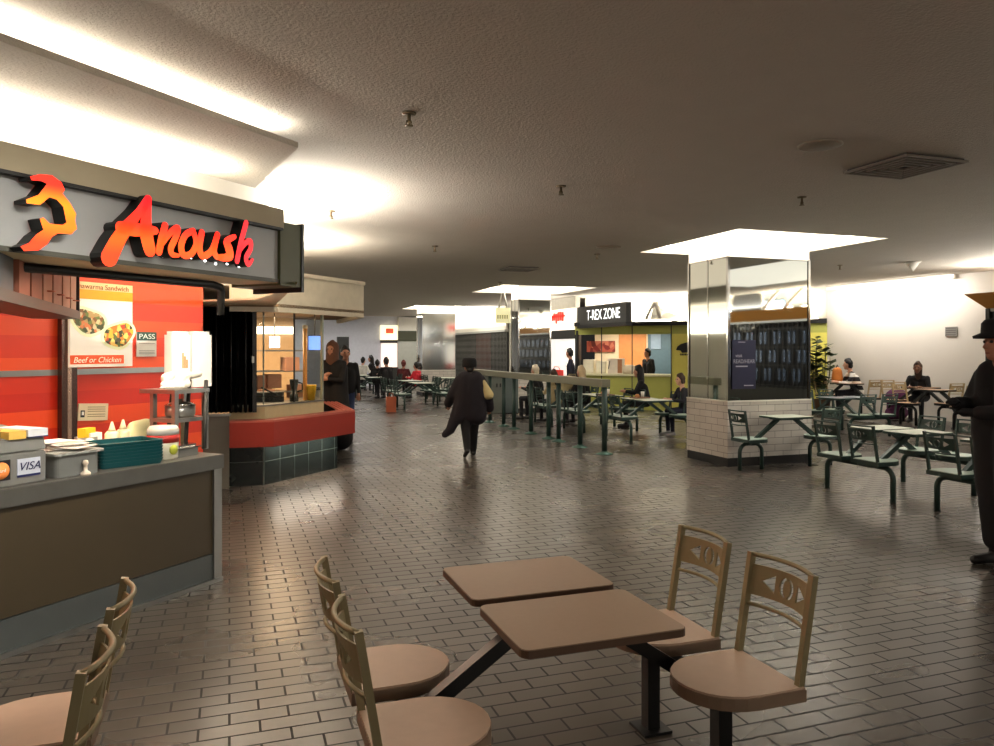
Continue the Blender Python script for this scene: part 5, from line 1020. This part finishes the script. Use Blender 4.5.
def foodtray(x, y, z, label):
    b = MB(); b.prism(rrect(-.18, .18, -.12, .12, .03), 0, .02, mat('brown meal tray', (120, 84, 60), .5)); t = thing('meal_tray', label, 'tray', (x, y, z)); b.build('tray_body', t); b = MB(); b.lathe([(.03, .02), (.04, .13), (.035, .13)], white, (.08, .03, 0)); b.build('cup', t); b = MB(); b.ball((-.06, 0, .04), .05, mat('bread brown', (190, 130, 80), .7), 8); b.build('food', t)
foodtray(7.75, 13.4, .756, 'meal tray with cup on the table of the boy in sneakers'); foodtray(7.55, 14.5, .756, 'meal tray with cup before the woman in black jacket')
# ------------------------------------------------------------------ plant
p = W0.on_y(822, 380, 15.05); t = thing('potted_plant', 'tall leafy potted plant against the yellow panel and white wall', 'plant', (min(p.x, 14.25), 15.05, ZS))
b = MB(); b.lathe([(.15, 0), (.2, .3), (.21, .32), (.18, .32), (.17, .26), (.001, .26)], mat('brown pot', (96, 70, 50), .6)); b.build('pot', t)
b = MB(); lf = MB(); random.seed(11); g1 = mat('dark leaf', (44, 62, 34), .5, 0, .25, 8); stm = mat('green stem', (84, 84, 48), .6)
for k in range(9):
    a = random.uniform(0, 2*PI); ln = random.uniform(.8, 1.75); top_ = Vector((math.cos(a)*.35*random.uniform(.3, 1), math.sin(a)*.3*random.uniform(.3, 1), .26+ln)); pts = [Vector((0, 0, .26)).lerp(top_, u)+Vector((math.cos(a)*.1*math.sin(u*PI), math.sin(a)*.1*math.sin(u*PI), 0)) for u in np.linspace(0, 1, 6)]
    b.tube(pts, [.012]*5+[.004], stm, 5)
    for j in range(30):
        u = random.uniform(.25, 1); q = pts[min(int(u*5), 4)].lerp(pts[min(int(u*5)+1, 5)], (u*5) % 1); aa = random.uniform(0, 2*PI); d = Vector((math.cos(aa), math.sin(aa), random.uniform(-.3, .5))).normalized(); sd = d.cross(Vector((0, 0, 1))).normalized(); L = random.uniform(.15, .26)
        e = q+d*.05; lf.add([q, e+d*L*.4+sd*L*.36, e+d*L, e+d*L*.4-sd*L*.36], [(0, 1, 2, 3)], g1)
b.build('stems', t); lf.build('leaves', t)
# ================================================================== LIGHT, WORLD, CAMERA
area((1.5, 3.5, CZ-.03), 3, 3, 22, (255, 240, 220)); area((4.5, 15, CZ-.03), 4, 8, 90, (255, 240, 220)); area((5.5, 25, CZ-.03), 4, 8, 90, (255, 240, 220)); area((10.8, 6, CZ-.03), 3, 6, 70)  # added ceiling fills, no fittings behind them
area((1.5, -6, 2.0), 6, 2.2, 125, (255, 240, 222), (PI*.62, 0, 0)); area((11.5, -4, 2.0), 5, 2, 110, (255, 240, 222), (PI*.6, 0, .3))  # unseen fill lamps added behind the camera
# lit pale wall down the left side of the hall (seen in the mirrors)
b = MB(); b.box(-2.6, -2.5, 13.7, 36, 0, CZ, white); struct('wall_hall_left', b); area((-2.3, 22, 2.5), .4, 15, 420, rot=(0, PI*.75, 0))
wd = bpy.data.worlds.new('world'); bpy.context.scene.world = wd; wd.use_nodes = True; wd.node_tree.nodes['Background'].inputs[0].default_value = (.5, .47, .42, 1); wd.node_tree.nodes['Background'].inputs[1].default_value = .05
cd = bpy.data.cameras.new('camera'); cam = bpy.data.objects.new('camera', cd); col.objects.link(cam); cam.location = (0, 0, H); cam.rotation_euler = (PI/2, 0, -YAW)
cd.sensor_fit = 'HORIZONTAL'; cd.sensor_width = 36; cd.lens = F/994*36; cd.shift_y = -(373-HY)/994; cd.clip_start = .05; cd.clip_end = 200
sc = bpy.context.scene; sc.camera = cam; sc.view_settings.view_transform = 'Standard'; sc.view_settings.look = 'None'; sc.view_settings.exposure = 0; sc.view_settings.gamma = .93
try: sc.cycles.use_denoising = True; sc.cycles.max_bounces = 8; sc.cycles.sample_clamp_indirect = 6
except Exception: pass
